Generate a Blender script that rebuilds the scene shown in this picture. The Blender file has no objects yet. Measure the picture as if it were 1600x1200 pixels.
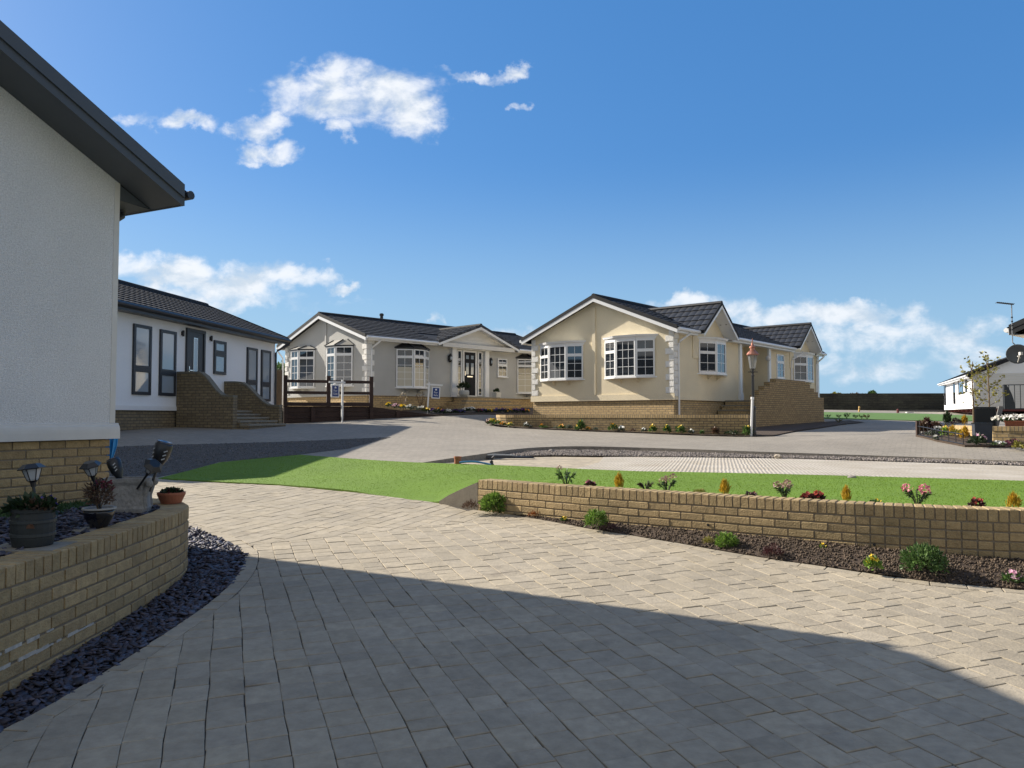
import bpy, bmesh, math, random
import numpy as np
from mathutils import Vector, Matrix
random.seed(7); RNG = np.random.default_rng(11)
SC = bpy.context.scene
COL = SC.collection
E = 1.5                                    # eye height above the drive at the camera
F = 1200.0; PITCH = math.atan(50/1200)
cp, sp = math.cos(PITCH), math.sin(PITCH)

def P(px, py, Y):                          # point seen at photo pixel (px,py) at distance Y
    dx, du = (px-800)/F, (600-py)/F
    d = Vector((dx, cp-du*sp, sp+du*cp)); d *= Y/d.y
    return Vector((d.x, d.y, d.z+E))
def G(px, py, z):                          # point at photo pixel on the level z (relative to the eye)
    d = P(px, py, 1.0); dz = d.z-E
    k = z/dz
    return Vector((d.x*k, k, z+E))

# ------------------------------------------------------------------ materials
def _n(nt, t, x=0, y=0):
    n = nt.nodes.new(t); n.location = (x, y); return n
MATS = {}
def mat(name, c, r=.6, metal=0., var=0., vs=8., isl=0., bump=0., bs=60., spec=.5, trans=0., hue=None, coat=0., det=4., var2=0., vs2=1.2, dirt=None):
    if name in MATS: return MATS[name]
    m = bpy.data.materials.new(name); m.use_nodes = True; nt = m.node_tree; L = nt.links.new
    b = nt.nodes['Principled BSDF']
    b.inputs['Roughness'].default_value = r; b.inputs['Metallic'].default_value = metal
    b.inputs['Specular IOR Level'].default_value = spec
    if coat: b.inputs['Coat Weight'].default_value = coat; b.inputs['Coat Roughness'].default_value = .03
    tc = _n(nt, 'ShaderNodeTexCoord'); src = tc.outputs['Object']
    col = None
    rgb = _n(nt, 'ShaderNodeRGB'); rgb.outputs[0].default_value = (*c, 1); col = rgb.outputs[0]
    if hue:                                # second colour chosen per island or by noise
        mx = _n(nt, 'ShaderNodeMix'); mx.data_type = 'RGBA'
        if isl:
            g = _n(nt, 'ShaderNodeNewGeometry'); fac = g.outputs['Random Per Island']
            mp = _n(nt, 'ShaderNodeMath'); mp.operation = 'FRACT'
            ml = _n(nt, 'ShaderNodeMath'); ml.operation = 'MULTIPLY'; ml.inputs[1].default_value = 7.31
            L(fac, ml.inputs[0]); L(ml.outputs[0], mp.inputs[0]); fac = mp.outputs[0]
        else:
            nz = _n(nt, 'ShaderNodeTexNoise'); nz.inputs['Scale'].default_value = vs*.6; nz.inputs['Detail'].default_value = 3
            L(src, nz.inputs['Vector'])
            cr = _n(nt, 'ShaderNodeMapRange'); cr.inputs[1].default_value = .38; cr.inputs[2].default_value = .62
            L(nz.outputs[0], cr.inputs[0]); fac = cr.outputs[0]
        L(fac, mx.inputs[0]); L(col, mx.inputs[6]); mx.inputs[7].default_value = (*hue, 1); col = mx.outputs[2]
    def mul(col, fac_socket, lo, hi, f0=.25, f1=.75):
        mr = _n(nt, 'ShaderNodeMapRange'); mr.inputs[1].default_value = f0; mr.inputs[2].default_value = f1
        mr.inputs[3].default_value = lo; mr.inputs[4].default_value = hi
        L(fac_socket, mr.inputs[0])
        vm = _n(nt, 'ShaderNodeVectorMath'); vm.operation = 'SCALE'; L(col, vm.inputs[0]); L(mr.outputs[0], vm.inputs['Scale'])
        return vm.outputs[0]
    if var:
        nz = _n(nt, 'ShaderNodeTexNoise'); nz.inputs['Scale'].default_value = vs; nz.inputs['Detail'].default_value = det
        nz.inputs['Roughness'].default_value = .65
        L(src, nz.inputs['Vector']); col = mul(col, nz.outputs[0], 1-var, 1+var)
    if var2:
        nz = _n(nt, 'ShaderNodeTexNoise'); nz.inputs['Scale'].default_value = vs2; nz.inputs['Detail'].default_value = 3
        L(src, nz.inputs['Vector']); col = mul(col, nz.outputs[0], 1-var2, 1+var2)
    if isl:
        g = _n(nt, 'ShaderNodeNewGeometry'); col = mul(col, g.outputs['Random Per Island'], 1-isl, 1+isl, 0, 1)
    if dirt:                               # (colour, noise scale, threshold): stains of their own shape
        nz = _n(nt, 'ShaderNodeTexNoise'); nz.inputs['Scale'].default_value = dirt[1]; nz.inputs['Detail'].default_value = 6
        nz.inputs['Roughness'].default_value = .7
        L(src, nz.inputs['Vector'])
        cr = _n(nt, 'ShaderNodeMapRange'); cr.inputs[1].default_value = dirt[2]; cr.inputs[2].default_value = dirt[2]+.12
        cr.inputs[4].default_value = .75
        L(nz.outputs[0], cr.inputs[0])
        mx = _n(nt, 'ShaderNodeMix'); mx.data_type = 'RGBA'; L(cr.outputs[0], mx.inputs[0]); L(col, mx.inputs[6]); mx.inputs[7].default_value = (*dirt[0], 1); col = mx.outputs[2]
    L(col, b.inputs['Base Color'])
    if bump:
        nz = _n(nt, 'ShaderNodeTexNoise'); nz.inputs['Scale'].default_value = bs; nz.inputs['Detail'].default_value = 5
        L(src, nz.inputs['Vector'])
        bp = _n(nt, 'ShaderNodeBump'); bp.inputs['Strength'].default_value = min(1, bump); bp.inputs['Distance'].default_value = .012
        L(nz.outputs[0], bp.inputs['Height']); L(bp.outputs[0], b.inputs['Normal'])
    if trans:
        tr = _n(nt, 'ShaderNodeBsdfTranslucent'); L(col, tr.inputs['Color'])
        ms = _n(nt, 'ShaderNodeMixShader'); ms.inputs[0].default_value = trans
        out = nt.nodes['Material Output']
        L(b.outputs[0], ms.inputs[1]); L(tr.outputs[0], ms.inputs[2]); L(ms.outputs[0], out.inputs['Surface'])
    MATS[name] = m
    return m

def brick_mat(name, c1, c2, mortar, bw=.225, bh=.075, mt=.010, bump=.6, bias=0., offset=.5, rough=.85, var=.25, big=0., mapscale=(1, 1, 1), rot=0.):
    if name in MATS: return MATS[name]
    m = bpy.data.materials.new(name); m.use_nodes = True; nt = m.node_tree; L = nt.links.new
    b = nt.nodes['Principled BSDF']; b.inputs['Roughness'].default_value = rough
    tc = _n(nt, 'ShaderNodeTexCoord')
    mp = _n(nt, 'ShaderNodeMapping'); mp.inputs['Rotation'].default_value = (0, 0, rot)
    L(tc.outputs['UV'], mp.inputs['Vector'])
    wz = _n(nt, 'ShaderNodeTexNoise'); wz.inputs['Scale'].default_value = 3.; L(mp.outputs[0], wz.inputs['Vector'])
    wv = _n(nt, 'ShaderNodeVectorMath'); wv.operation = 'MULTIPLY_ADD'; wv.inputs[1].default_value = (.006, .006, 0)
    L(wz.outputs['Color'], wv.inputs[0]); L(mp.outputs[0], wv.inputs[2])
    br = _n(nt, 'ShaderNodeTexBrick'); L(wv.outputs[0], br.inputs['Vector'])
    br.offset = offset
    br.inputs['Scale'].default_value = 1; br.inputs['Brick Width'].default_value = bw; br.inputs['Row Height'].default_value = bh
    br.inputs['Mortar Size'].default_value = mt; br.inputs['Mortar Smooth'].default_value = .15; br.inputs['Bias'].default_value = bias
    br.inputs['Color1'].default_value = (*c1, 1); br.inputs['Color2'].default_value = (*c2, 1); br.inputs['Mortar'].default_value = (*mortar, 1)
    nz = _n(nt, 'ShaderNodeTexNoise'); nz.inputs['Scale'].default_value = 14; nz.inputs['Detail'].default_value = 5
    L(tc.outputs['Object'], nz.inputs['Vector'])
    mr = _n(nt, 'ShaderNodeMapRange'); mr.inputs[1].default_value = .25; mr.inputs[2].default_value = .75
    mr.inputs[3].default_value = 1-var; mr.inputs[4].default_value = 1+var; L(nz.outputs[0], mr.inputs[0])
    vm = _n(nt, 'ShaderNodeVectorMath'); vm.operation = 'SCALE'; L(br.outputs['Color'], vm.inputs[0]); L(mr.outputs[0], vm.inputs['Scale'])
    col = vm.outputs[0]
    if big:
        n2 = _n(nt, 'ShaderNodeTexNoise'); n2.inputs['Scale'].default_value = .5; n2.inputs['Detail'].default_value = 6; n2.inputs['Roughness'].default_value = .7
        L(tc.outputs['Object'], n2.inputs['Vector'])
        m2 = _n(nt, 'ShaderNodeMapRange'); m2.inputs[1].default_value = .3; m2.inputs[2].default_value = .7
        m2.inputs[3].default_value = 1-big; m2.inputs[4].default_value = 1+big; L(n2.outputs[0], m2.inputs[0])
        v2 = _n(nt, 'ShaderNodeVectorMath'); v2.operation = 'SCALE'; L(col, v2.inputs[0]); L(m2.outputs[0], v2.inputs['Scale']); col = v2.outputs[0]
    L(col, b.inputs['Base Color'])
    bp = _n(nt, 'ShaderNodeBump'); bp.inputs['Strength'].default_value = bump; bp.inputs['Distance'].default_value = .01
    inv = _n(nt, 'ShaderNodeMath'); inv.operation = 'SUBTRACT'; inv.inputs[0].default_value = 1; L(br.outputs['Fac'], inv.inputs[1])
    ad = _n(nt, 'ShaderNodeMath'); ad.operation = 'MULTIPLY_ADD'; ad.inputs[1].default_value = .35; L(nz.outputs[0], ad.inputs[0]); L(inv.outputs[0], ad.inputs[2])
    L(ad.outputs[0], bp.inputs['Height']); L(bp.outputs[0], b.inputs['Normal'])
    MATS[name] = m
    return m

# ------------------------------------------------------------------ mesh builder
class MB:
    def __init__(s, T=None): s.v = []; s.f = []; s.uv = {}; s.T = T
    def add(s, vs, fs, uvs=None):
        o = len(s.v)
        s.v += [tuple(s.T(*p)) if s.T else tuple(p) for p in vs]
        for i, f in enumerate(fs):
            if uvs: s.uv[len(s.f)] = uvs[i]
            s.f.append([o+k for k in f])
        return s
    def box(s, x0, x1, y0, y1, z0, z1):
        return s.add([(x0,y0,z0),(x1,y0,z0),(x1,y1,z0),(x0,y1,z0),(x0,y0,z1),(x1,y0,z1),(x1,y1,z1),(x0,y1,z1)],
                     [(3,2,1,0),(4,5,6,7),(0,1,5,4),(1,2,6,5),(2,3,7,6),(3,0,4,7)])
    def prism(s, a, b):                    # two equal rings -> closed solid
        n = len(a)
        return s.add(list(a)+list(b), [tuple(range(n))[::-1], tuple(range(n, 2*n))]+[(i,(i+1)%n,n+(i+1)%n,n+i) for i in range(n)])
    def bar(s, p0, p1, w, h, up=(0,0,1), off=0.):
        p0, p1 = Vector(p0), Vector(p1); d = (p1-p0).normalized(); sd = d.cross(Vector(up)).normalized(); n = sd.cross(d)
        r = lambda p: [p+sd*(-w/2)+n*(off-h/2), p+sd*(w/2)+n*(off-h/2), p+sd*(w/2)+n*(off+h/2), p+sd*(-w/2)+n*(off+h/2)]
        return s.prism(r(p0), r(p1))
    def tube(s, pts, r, n=8, r1=None):
        pts = [Vector(p) for p in pts]; rings = []
        for i, p in enumerate(pts):
            d = (pts[min(i+1, len(pts)-1)]-pts[max(i-1, 0)]).normalized()
            a = Vector((0,0,1)) if abs(d.z) < .9 else Vector((1,0,0))
            u = d.cross(a).normalized(); w = u.cross(d)
            rr = r if r1 is None else r+(r1-r)*i/(len(pts)-1)
            rings.append([p+u*math.cos(2*math.pi*k/n)*rr+w*math.sin(2*math.pi*k/n)*rr for k in range(n)])
        fs = [tuple(range(n))[::-1]]
        for i in range(len(pts)-1):
            fs += [(i*n+k, i*n+(k+1)%n, (i+1)*n+(k+1)%n, (i+1)*n+k) for k in range(n)]
        fs.append(tuple(range((len(pts)-1)*n, len(pts)*n)))
        return s.add([p for r_ in rings for p in r_], fs)
    def lathe(s, prof, c=(0,0,0), n=16, M=None, ang=0.):
        vs = []
        for r, z in prof:
            for k in range(n):
                p = Vector((r*math.cos(ang+2*math.pi*k/n), r*math.sin(ang+2*math.pi*k/n), z))
                if M is not None: p = M @ p
                vs.append(p+Vector(c))
        m = len(prof); fs = [tuple(range(n))[::-1], tuple(range((m-1)*n, m*n))]
        for i in range(m-1): fs += [(i*n+k, i*n+(k+1)%n, (i+1)*n+(k+1)%n, (i+1)*n+k) for k in range(n)]
        return s.add(vs, fs)
    def ball(s, c, r, n=8, m=6, sc=(1,1,1)):
        return s.lathe([(max(1e-4, r*math.sin(math.pi*i/m))*1, -r*math.cos(math.pi*i/m)*sc[2]) for i in range(m+1)], c, n)
    def build(s, name, m, parent=None, smooth=False, recalc=True, uv=True):
        me = bpy.data.meshes.new(name); me.from_pydata([tuple(p) for p in s.v], [], s.f)
        if recalc:
            bm = bmesh.new(); bm.from_mesh(me); bmesh.ops.recalc_face_normals(bm, faces=bm.faces); bm.to_mesh(me); bm.free()
        if uv:
            ul = me.uv_layers.new(name='UVMap').data
            for p in me.polygons:
                ex = s.uv.get(p.index)
                if ex is not None:
                    vi = {v: k for k, v in enumerate(s.f[p.index])}
                    for li in p.loop_indices: ul[li].uv = ex[vi[me.loops[li].vertex_index]]
                    continue
                n = p.normal
                if abs(n.z) > .985:
                    for li in p.loop_indices:
                        co = me.vertices[me.loops[li].vertex_index].co; ul[li].uv = (co.x, co.y)
                else:
                    h = math.hypot(n.x, n.y); tx, ty = -n.y/h, n.x/h
                    if tx < -.01 or (abs(tx) <= .01 and ty < 0): tx, ty = -tx, -ty
                    for li in p.loop_indices:
                        co = me.vertices[me.loops[li].vertex_index].co; ul[li].uv = (co.x*tx+co.y*ty, co.z/h)
        if smooth: me.polygons.foreach_set('use_smooth', [True]*len(me.polygons))
        o = bpy.data.objects.new(name, me); COL.objects.link(o); me.materials.append(m)
        if parent: o.parent = parent
        return o

def nmesh(name, V, FA, m, parent=None, smooth=False):      # numpy mesh: V (n,3), FA (k,c) equal-sided faces
    me = bpy.data.meshes.new(name); k, c = FA.shape
    me.vertices.add(len(V)); me.vertices.foreach_set('co', V.astype(np.float32).ravel())
    me.loops.add(k*c); me.loops.foreach_set('vertex_index', FA.astype(np.int32).ravel())
    me.polygons.add(k); me.polygons.foreach_set('loop_start', np.arange(0, k*c, c, dtype=np.int32))
    if smooth: me.polygons.foreach_set('use_smooth', [True]*k)
    me.update(calc_edges=True); me.validate()
    o = bpy.data.objects.new(name, me); COL.objects.link(o); me.materials.append(m)
    if parent: o.parent = parent
    return o

def thing(name, label, cat, loc=(0,0,0), rz=0., group=None):
    o = bpy.data.objects.new(name, None); o.empty_display_size = .1; COL.objects.link(o)
    o.location = loc; o.rotation_euler = (0,0,rz); o['label'] = label; o['category'] = cat
    if group: o['group'] = group
    return o
def tag(o, label, cat, group=None):
    o['label'] = label; o['category'] = cat
    if group: o['group'] = group
    return o
def setting(o, kind='structure', label=None, cat=None):
    o['kind'] = kind
    if label: o['label'] = label
    if cat: o['category'] = cat
    return o
ORD = ['first','second','third','fourth','fifth','sixth','seventh','eighth','ninth','tenth','eleventh','twelfth','thirteenth','fourteenth','fifteenth',
       'sixteenth','seventeenth','eighteenth','nineteenth','twentieth','twenty-first','twenty-second','twenty-third','twenty-fourth']

# ------------------------------------------------------------------ terrain: thin plate spline through surveyed points
class TPS:
    def __init__(s, pts, lam=0.):
        pts = np.array(pts, float); s.c = pts[:, :2]; n = len(pts)
        K = s.U(s.c[:, None, :]-s.c[None, :, :])+lam*np.eye(n)
        A = np.zeros((n+3, n+3)); A[:n, :n] = K; A[:n, n] = 1; A[:n, n+1:] = s.c; A[n, :n] = 1; A[n+1:, :n] = s.c.T
        s.w = np.linalg.solve(A, np.concatenate([pts[:, 2], [0, 0, 0]]))
    @staticmethod
    def U(d):
        r2 = (d**2).sum(-1); return np.where(r2 > 1e-12, r2*np.log(np.maximum(r2, 1e-12))*.5, 0)
    def __call__(s, x, y):
        q = np.stack([np.asarray(x, float), np.asarray(y, float)], -1)
        k = s.U(q[..., None, :]-s.c)
        return k @ s.w[:-3]+s.w[-3]+q @ s.w[-2:]
GP = [(x, y, -1.5+.0435*y) for x in (-5, -2.3, 0, 2.5, 5) for y in (-3, 0, 3, 6)]
GP += [(8, 3, -1.37), (9, 6, -1.2), (-.4, 9.2, -1.1), (-.9, 9.6, -1.08), (-3.5, 11.3, -1.01), (-5.5, 12.1, -.97), (-8, 11.5, -.95), (-5, 9, -1.1),
       (-4.86, 13.2, -.94), (-4.4, 15.65, -.80), (-6.26, 16.7, -.60), (-7.6, 15, -.6), (-4.6, 18.4, -.6), (-3.17, 20, -.57), (-7.3, 20.1, -.345), (-9.2, 17.7, -.37), (-6.8, 22.8, -.285),
       (-3.45, 24.1, -.30), (-7.7, 26, -.26), (-2.6, 28, 0), (-1.2, 28.8, .05), (-.5, 26.3, -.33), (3.75, 22.9, -.54), (6.7, 21.7, -.585),
       (-1.72, 13.8, -.85), (-1.2, 14.5, -.80), (-.52, 15.5, -.75), (.62, 18.5, -.74), (1.57, 18.8, -.73), (3, 18.1, -.74), (5.5, 16.5, -.77), (8, 15, -.8), (9.1, 13.7, -.82), (12, 12, -.9),
       (1.5, 10, -1.0), (5, 9, -1.0), (9.4, 18.2, -.50), (9.5, 15.8, -.64), (12.9, 31.7, -.26), (10.2, 26, -.42), (14.5, 31, -.3), (14.7, 36, -.12), (20, 36, -.24), (18, 44, .2), (23, 43, .1),
       (30, 70, .57), (40, 66, .35), (0, 40, .5), (-10, 40, .3), (-20, 60, .5), (16, 18, -.5), (20, 20, -.4), (33, 50, .0), (31, 46, -.03), (36, 60, .12), (40, 52, 0), (60, 60, .1), (-40, 30, 0), (40, 20, -.8), (-15, 20, -.3)]
_g = TPS(GP, 1e-3)
def g(x, y): return _g(x, y)+E
def gz(x, y): return float(g(x, y))

# ------------------------------------------------------------------ polygons
def clip_cell(poly, cell):                 # Sutherland-Hodgman: any polygon against a convex ccw cell
    out = poly
    n = len(cell)
    for i in range(n):
        ax, ay = cell[i]; bx, by = cell[(i+1) % n]; ex, ey = bx-ax, by-ay
        inp = out; out = []
        if not inp: return out
        px, py = inp[-1]; pd = ex*(py-ay)-ey*(px-ax)
        for (qx, qy) in inp:
            qd = ex*(qy-ay)-ey*(qx-ax)
            if (qd >= 0) != (pd >= 0):
                t = pd/(pd-qd); out.append((px+t*(qx-px), py+t*(qy-py)))
            if qd >= 0: out.append((qx, qy))
            px, py, pd = qx, qy, qd
    return out
def inpoly(poly, x, y):
    x = np.asarray(x, float); y = np.asarray(y, float); r = np.zeros(x.shape, bool)
    for i in range(len(poly)):
        (ax, ay), (bx, by) = poly[i-1], poly[i]
        c = (ay > y) != (by > y)
        with np.errstate(divide='ignore', invalid='ignore'):
            r ^= c & (x < (bx-ax)*(y-ay)/(by-ay if by != ay else 1e-9)+ax)
    return r
def area(p): return .5*sum(p[i-1][0]*p[i][1]-p[i][0]*p[i-1][1] for i in range(len(p)))
def segdist(poly, x, y):
    d = np.full(np.shape(x), 1e9)
    for i in range(len(poly)):
        a = np.array(poly[i-1]); b = np.array(poly[i]); e = b-a; L2 = max(e@e, 1e-12)
        t = np.clip(((x-a[0])*e[0]+(y-a[1])*e[1])/L2, 0, 1)
        d = np.minimum(d, np.hypot(x-a[0]-t*e[0], y-a[1]-t*e[1]))
    return d
def sheet(name, poly, step, zf, m, skirt=.12, uvrot=0.):
    poly = [tuple(p[:2]) for p in poly]
    if area(poly) < 0: poly = poly[::-1]
    xs = [p[0] for p in poly]; ys = [p[1] for p in poly]
    X0, X1, Y0, Y1 = min(xs), max(xs), min(ys), max(ys)
    nx, ny = int((X1-X0)/step)+1, int((Y1-Y0)/step)+1
    cx, cy = np.meshgrid(X0+(np.arange(nx)+.5)*step, Y0+(np.arange(ny)+.5)*step, indexing='ij')
    inside = inpoly(poly, cx, cy); far = segdist(poly, cx, cy) > step*.75
    idx = {}; V = []; FS = []
    def vid(x, y):
        k = (round(x, 4), round(y, 4))
        if k not in idx: idx[k] = len(V); V.append((x, y))
        return idx[k]
    for i in range(nx):
        for j in range(ny):
            x0, y0 = X0+i*step, Y0+j*step
            cell = [(x0, y0), (x0+step, y0), (x0+step, y0+step), (x0, y0+step)]
            if far[i, j]:
                if not inside[i, j]: continue
                q = cell
            else:
                q = clip_cell(poly, cell)
                if len(q) < 3 or area(q) < 1e-6: continue
            f = []
            for p in q:
                k = vid(*p)
                if k not in f: f.append(k)
            if len(f) >= 3: FS.append(f)
    A = np.array(V); z = zf(A[:, 0], A[:, 1])
    verts = [(a[0], a[1], zz) for a, zz in zip(A, z)]
    if skirt:
        # fine boundary skirt along the outline
        for i in range(len(poly)):
            a, b = poly[i-1], poly[i]; L = math.dist(a, b); n = max(1, int(L/step))
            for k in range(n):
                p = [(a[0]+(b[0]-a[0])*t, a[1]+(b[1]-a[1])*t) for t in (k/n, (k+1)/n)]
                zz = zf(np.array([q[0] for q in p]), np.array([q[1] for q in p])); o = len(verts)
                verts += [(p[0][0], p[0][1], zz[0]-skirt), (p[1][0], p[1][1], zz[1]-skirt), (p[1][0], p[1][1], zz[1]), (p[0][0], p[0][1], zz[0])]
                FS.append([o, o+1, o+2, o+3])
    mb = MB(); mb.v = verts; mb.f = FS
    o = mb.build(name, m, recalc=False, smooth=False)
    return o
def offset_path(pts, d):                   # to the left of travel for d > 0
    out = []
    for i in range(len(pts)):
        a = Vector(pts[max(i-1, 0)][:2]); b = Vector(pts[min(i+1, len(pts)-1)][:2]); t = (b-a).normalized()
        out.append((pts[i][0]-t.y*d, pts[i][1]+t.x*d))
    return out
def smooth_path(pts, n=4):                 # Catmull-Rom
    out = []
    Q = [Vector(p[:2]) for p in pts]
    for i in range(len(Q)-1):
        p0, p1, p2, p3 = Q[max(i-1, 0)], Q[i], Q[i+1], Q[min(i+2, len(Q)-1)]
        for k in range(n):
            t = k/n
            out.append(tuple(.5*((2*p1)+(p2-p0)*t+(2*p0-5*p1+4*p2-p3)*t*t+(3*p1-p0-3*p2+p3)*t**3)))
    out.append(tuple(Q[-1])); return out
class Path:
    def __init__(s, pts):
        s.p = [Vector(p[:2]) for p in pts]; s.s = [0.]
        for i in range(1, len(s.p)): s.s.append(s.s[-1]+(s.p[i]-s.p[i-1]).length)
        s.L = s.s[-1]
    def at(s, d):
        d = min(max(d, 0), s.L-1e-6); i = max(0, int(np.searchsorted(s.s, d, side='right'))-1)
        i = min(i, len(s.p)-2); t = (d-s.s[i])/(s.s[i+1]-s.s[i]); return s.p[i].lerp(s.p[i+1], t)
    def tan(s, d):
        return (s.at(d+.04)-s.at(d-.04)).normalized()

# scattered copies of one small template shape, merged in one mesh
def scatter(name, tv, tf, pos, scale, rot, m, parent=None, jit=0.):
    n, k = len(pos), len(tv); tv = np.array(tv, float); tf = np.array(tf)
    V = np.repeat(tv[None], n, 0)*scale[:, None, :]
    if jit: V = V*(1+RNG.uniform(-jit, jit, V.shape))
    a, b, c = rot[:, 0], rot[:, 1], rot[:, 2]
    ca, sa, cb, sb, cc, sc_ = np.cos(a), np.sin(a), np.cos(b), np.sin(b), np.cos(c), np.sin(c)
    R = np.stack([np.stack([cc*cb, cc*sb*sa-sc_*ca, cc*sb*ca+sc_*sa], -1), np.stack([sc_*cb, sc_*sb*sa+cc*ca, sc_*sb*ca-cc*sa], -1), np.stack([-sb, cb*sa, cb*ca], -1)], 1)
    V = np.einsum('nij,nkj->nki', R, V)+pos[:, None, :]
    FA = (tf[None]+(np.arange(n)*k)[:, None, None]).reshape(-1, tf.shape[1])
    return nmesh(name, V.reshape(-1, 3), FA, m, parent)
def sample(poly, n):
    xs = [p[0] for p in poly]; ys = [p[1] for p in poly]; out = np.zeros((0, 2))
    while len(out) < n:
        q = np.stack([RNG.uniform(min(xs), max(xs), 4*n), RNG.uniform(min(ys), max(ys), 4*n)], -1)
        out = np.concatenate([out, q[inpoly(poly, q[:, 0], q[:, 1])]])
    return out[:n]
OCT_V = [(1,0,0),(0,1,0),(-1,0,0),(0,-1,0),(0,0,1),(0,0,-1)]
OCT_F = [(0,1,4),(1,2,4),(2,3,4),(3,0,4),(1,0,5),(2,1,5),(3,2,5),(0,3,5)]
# ------------------------------------------------------------------ camera, light, sky
cam = bpy.data.cameras.new('Camera'); co = bpy.data.objects.new('Camera', cam); COL.objects.link(co)
cam.sensor_width = 36; cam.sensor_fit = 'HORIZONTAL'; cam.lens = 27; cam.clip_start = .05; cam.clip_end = 3000
co.location = (0, 0, E); co.rotation_euler = (math.pi/2+PITCH, 0, 0); SC.camera = co
SC.render.resolution_x = 1024; SC.render.resolution_y = 768
TO_SUN = Vector((-.879, .476, 0)).normalized(); EL = math.radians(30)
SUNV = Vector((TO_SUN.x*math.cos(EL), TO_SUN.y*math.cos(EL), math.sin(EL)))
sl = bpy.data.lights.new('Sun', 'SUN'); sl.energy = 3.9; sl.angle = math.radians(.53); sl.color = (1, .91, .775)
so = bpy.data.objects.new('Sun', sl); COL.objects.link(so); so.rotation_euler = SUNV.to_track_quat('Z', 'Y').to_euler(); so.location = (-20, 12, 15)
SC.view_settings.view_transform = 'Standard'; SC.view_settings.look = 'None'; SC.view_settings.gamma = 1; SC.view_settings.exposure = 1.2
SC.cycles.max_bounces = 6; SC.cycles.use_denoising = True

W = bpy.data.worlds.new('World'); SC.world = W; W.use_nodes = True
nt = W.node_tree; L = nt.links.new; nt.nodes.clear()
out = _n(nt, 'ShaderNodeOutputWorld')
sky = _n(nt, 'ShaderNodeTexSky'); sky.sky_type = 'NISHITA'; sky.sun_disc = False; sky.sun_elevation = EL
sky.sun_rotation = math.atan2(TO_SUN.x, TO_SUN.y); sky.altitude = 0; sky.air_density = 1.0; sky.dust_density = .6; sky.ozone_density = 2.2
bg = _n(nt, 'ShaderNodeBackground'); bg.inputs['Strength'].default_value = .072
hs = _n(nt, 'ShaderNodeHueSaturation'); hs.inputs['Saturation'].default_value = 1.3; L(sky.outputs[0], hs.inputs['Color'])
sm_ = _n(nt, 'ShaderNodeMix'); sm_.data_type = 'RGBA'; sm_.inputs[0].default_value = .6; L(hs.outputs[0], sm_.inputs[6]); sm_.inputs[7].default_value = (.44, 1.52, 3.8, 1)
def M(op, a, b=None, c=None):
    n = _n(nt, 'ShaderNodeMath'); n.operation = op
    for i, v in enumerate((a, b, c)):
        if v is None: continue
        if isinstance(v, (int, float)): n.inputs[i].default_value = v
        else: L(v, n.inputs[i])
    return n.outputs[0]
def VM(op, a, b=None, c=None):
    n = _n(nt, 'ShaderNodeVectorMath'); n.operation = op
    for i, v in enumerate((a, b, c)):
        if v is None: continue
        if isinstance(v, tuple): n.inputs[i].default_value = v
        else: L(v, n.inputs[i])
    return n.outputs['Value' if op == 'LENGTH' else 0]
tcw = _n(nt, 'ShaderNodeTexCoord'); sx = _n(nt, 'ShaderNodeSeparateXYZ'); L(tcw.outputs['Generated'], sx.inputs[0])
yy = M('MAXIMUM', sx.outputs[1], .08)
cu, cv = M('DIVIDE', sx.outputs[0], yy), M('DIVIDE', sx.outputs[2], yy)
cx = _n(nt, 'ShaderNodeCombineXYZ'); L(cu, cx.inputs[0]); L(cv, cx.inputs[1]); uvw = cx.outputs[0]
# air near the horizon stays pale blue all round
el_ = sx.outputs[2]; hzm = _n(nt, 'ShaderNodeMapRange'); hzm.interpolation_type = 'SMOOTHSTEP'; hzm.inputs[1].default_value = .0; hzm.inputs[2].default_value = .33; hzm.inputs[3].default_value = .92; hzm.inputs[4].default_value = 0.; L(el_, hzm.inputs[0])
hmx = _n(nt, 'ShaderNodeMix'); hmx.data_type = 'RGBA'; L(hzm.outputs[0], hmx.inputs[0]); L(sm_.outputs[2], hmx.inputs[6]); hmx.inputs[7].default_value = (2.3, 3.7, 4.95, 1); L(hmx.outputs[2], bg.inputs['Color'])
# cloud banks: (azimuth, height) seats on the sky with their spreads, in photo pixels for ease of survey
BLOBS = [(560,150,175,66,1), (640,165,75,55,.9), (505,130,85,38,1), (400,205,78,26,.9), (420,238,58,20,.85), (530,208,30,16,.7), (285,193,72,22,.85), (215,190,40,14,.55),
         (725,118,85,12,.62), (800,116,38,17,.85), (800,165,22,8,.55), (250,425,130,36,1), (370,432,130,40,1), (470,428,80,24,.9), (540,442,36,13,.8), (340,468,240,24,.6),
         (672,503,16,14,.8), (810,525,65,26,1), (1190,492,150,40,1), (1340,485,120,30,.95), (1080,482,80,18,.85), (1420,520,170,36,.75), (1535,510,110,26,.7), (1320,575,70,34,.7), (1480,560,220,44,.6), (1250,540,120,40,.6),
         (60,440,150,60,.8), (1900,500,200,60,.9), (-300,430,300,60,.9), (-700,300,200,50,.8), (2300,420,240,50,.8)]
wn = _n(nt, 'ShaderNodeTexNoise'); wn.inputs['Scale'].default_value = 13; wn.inputs['Detail'].default_value = 6; wn.inputs['Roughness'].default_value = .6; L(uvw, wn.inputs['Vector'])
uvq = VM('ADD', uvw, VM('MULTIPLY', VM('SUBTRACT', wn.outputs['Color'], (.5, .5, .5)), (.15, .085, 0)))
mask = None
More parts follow.
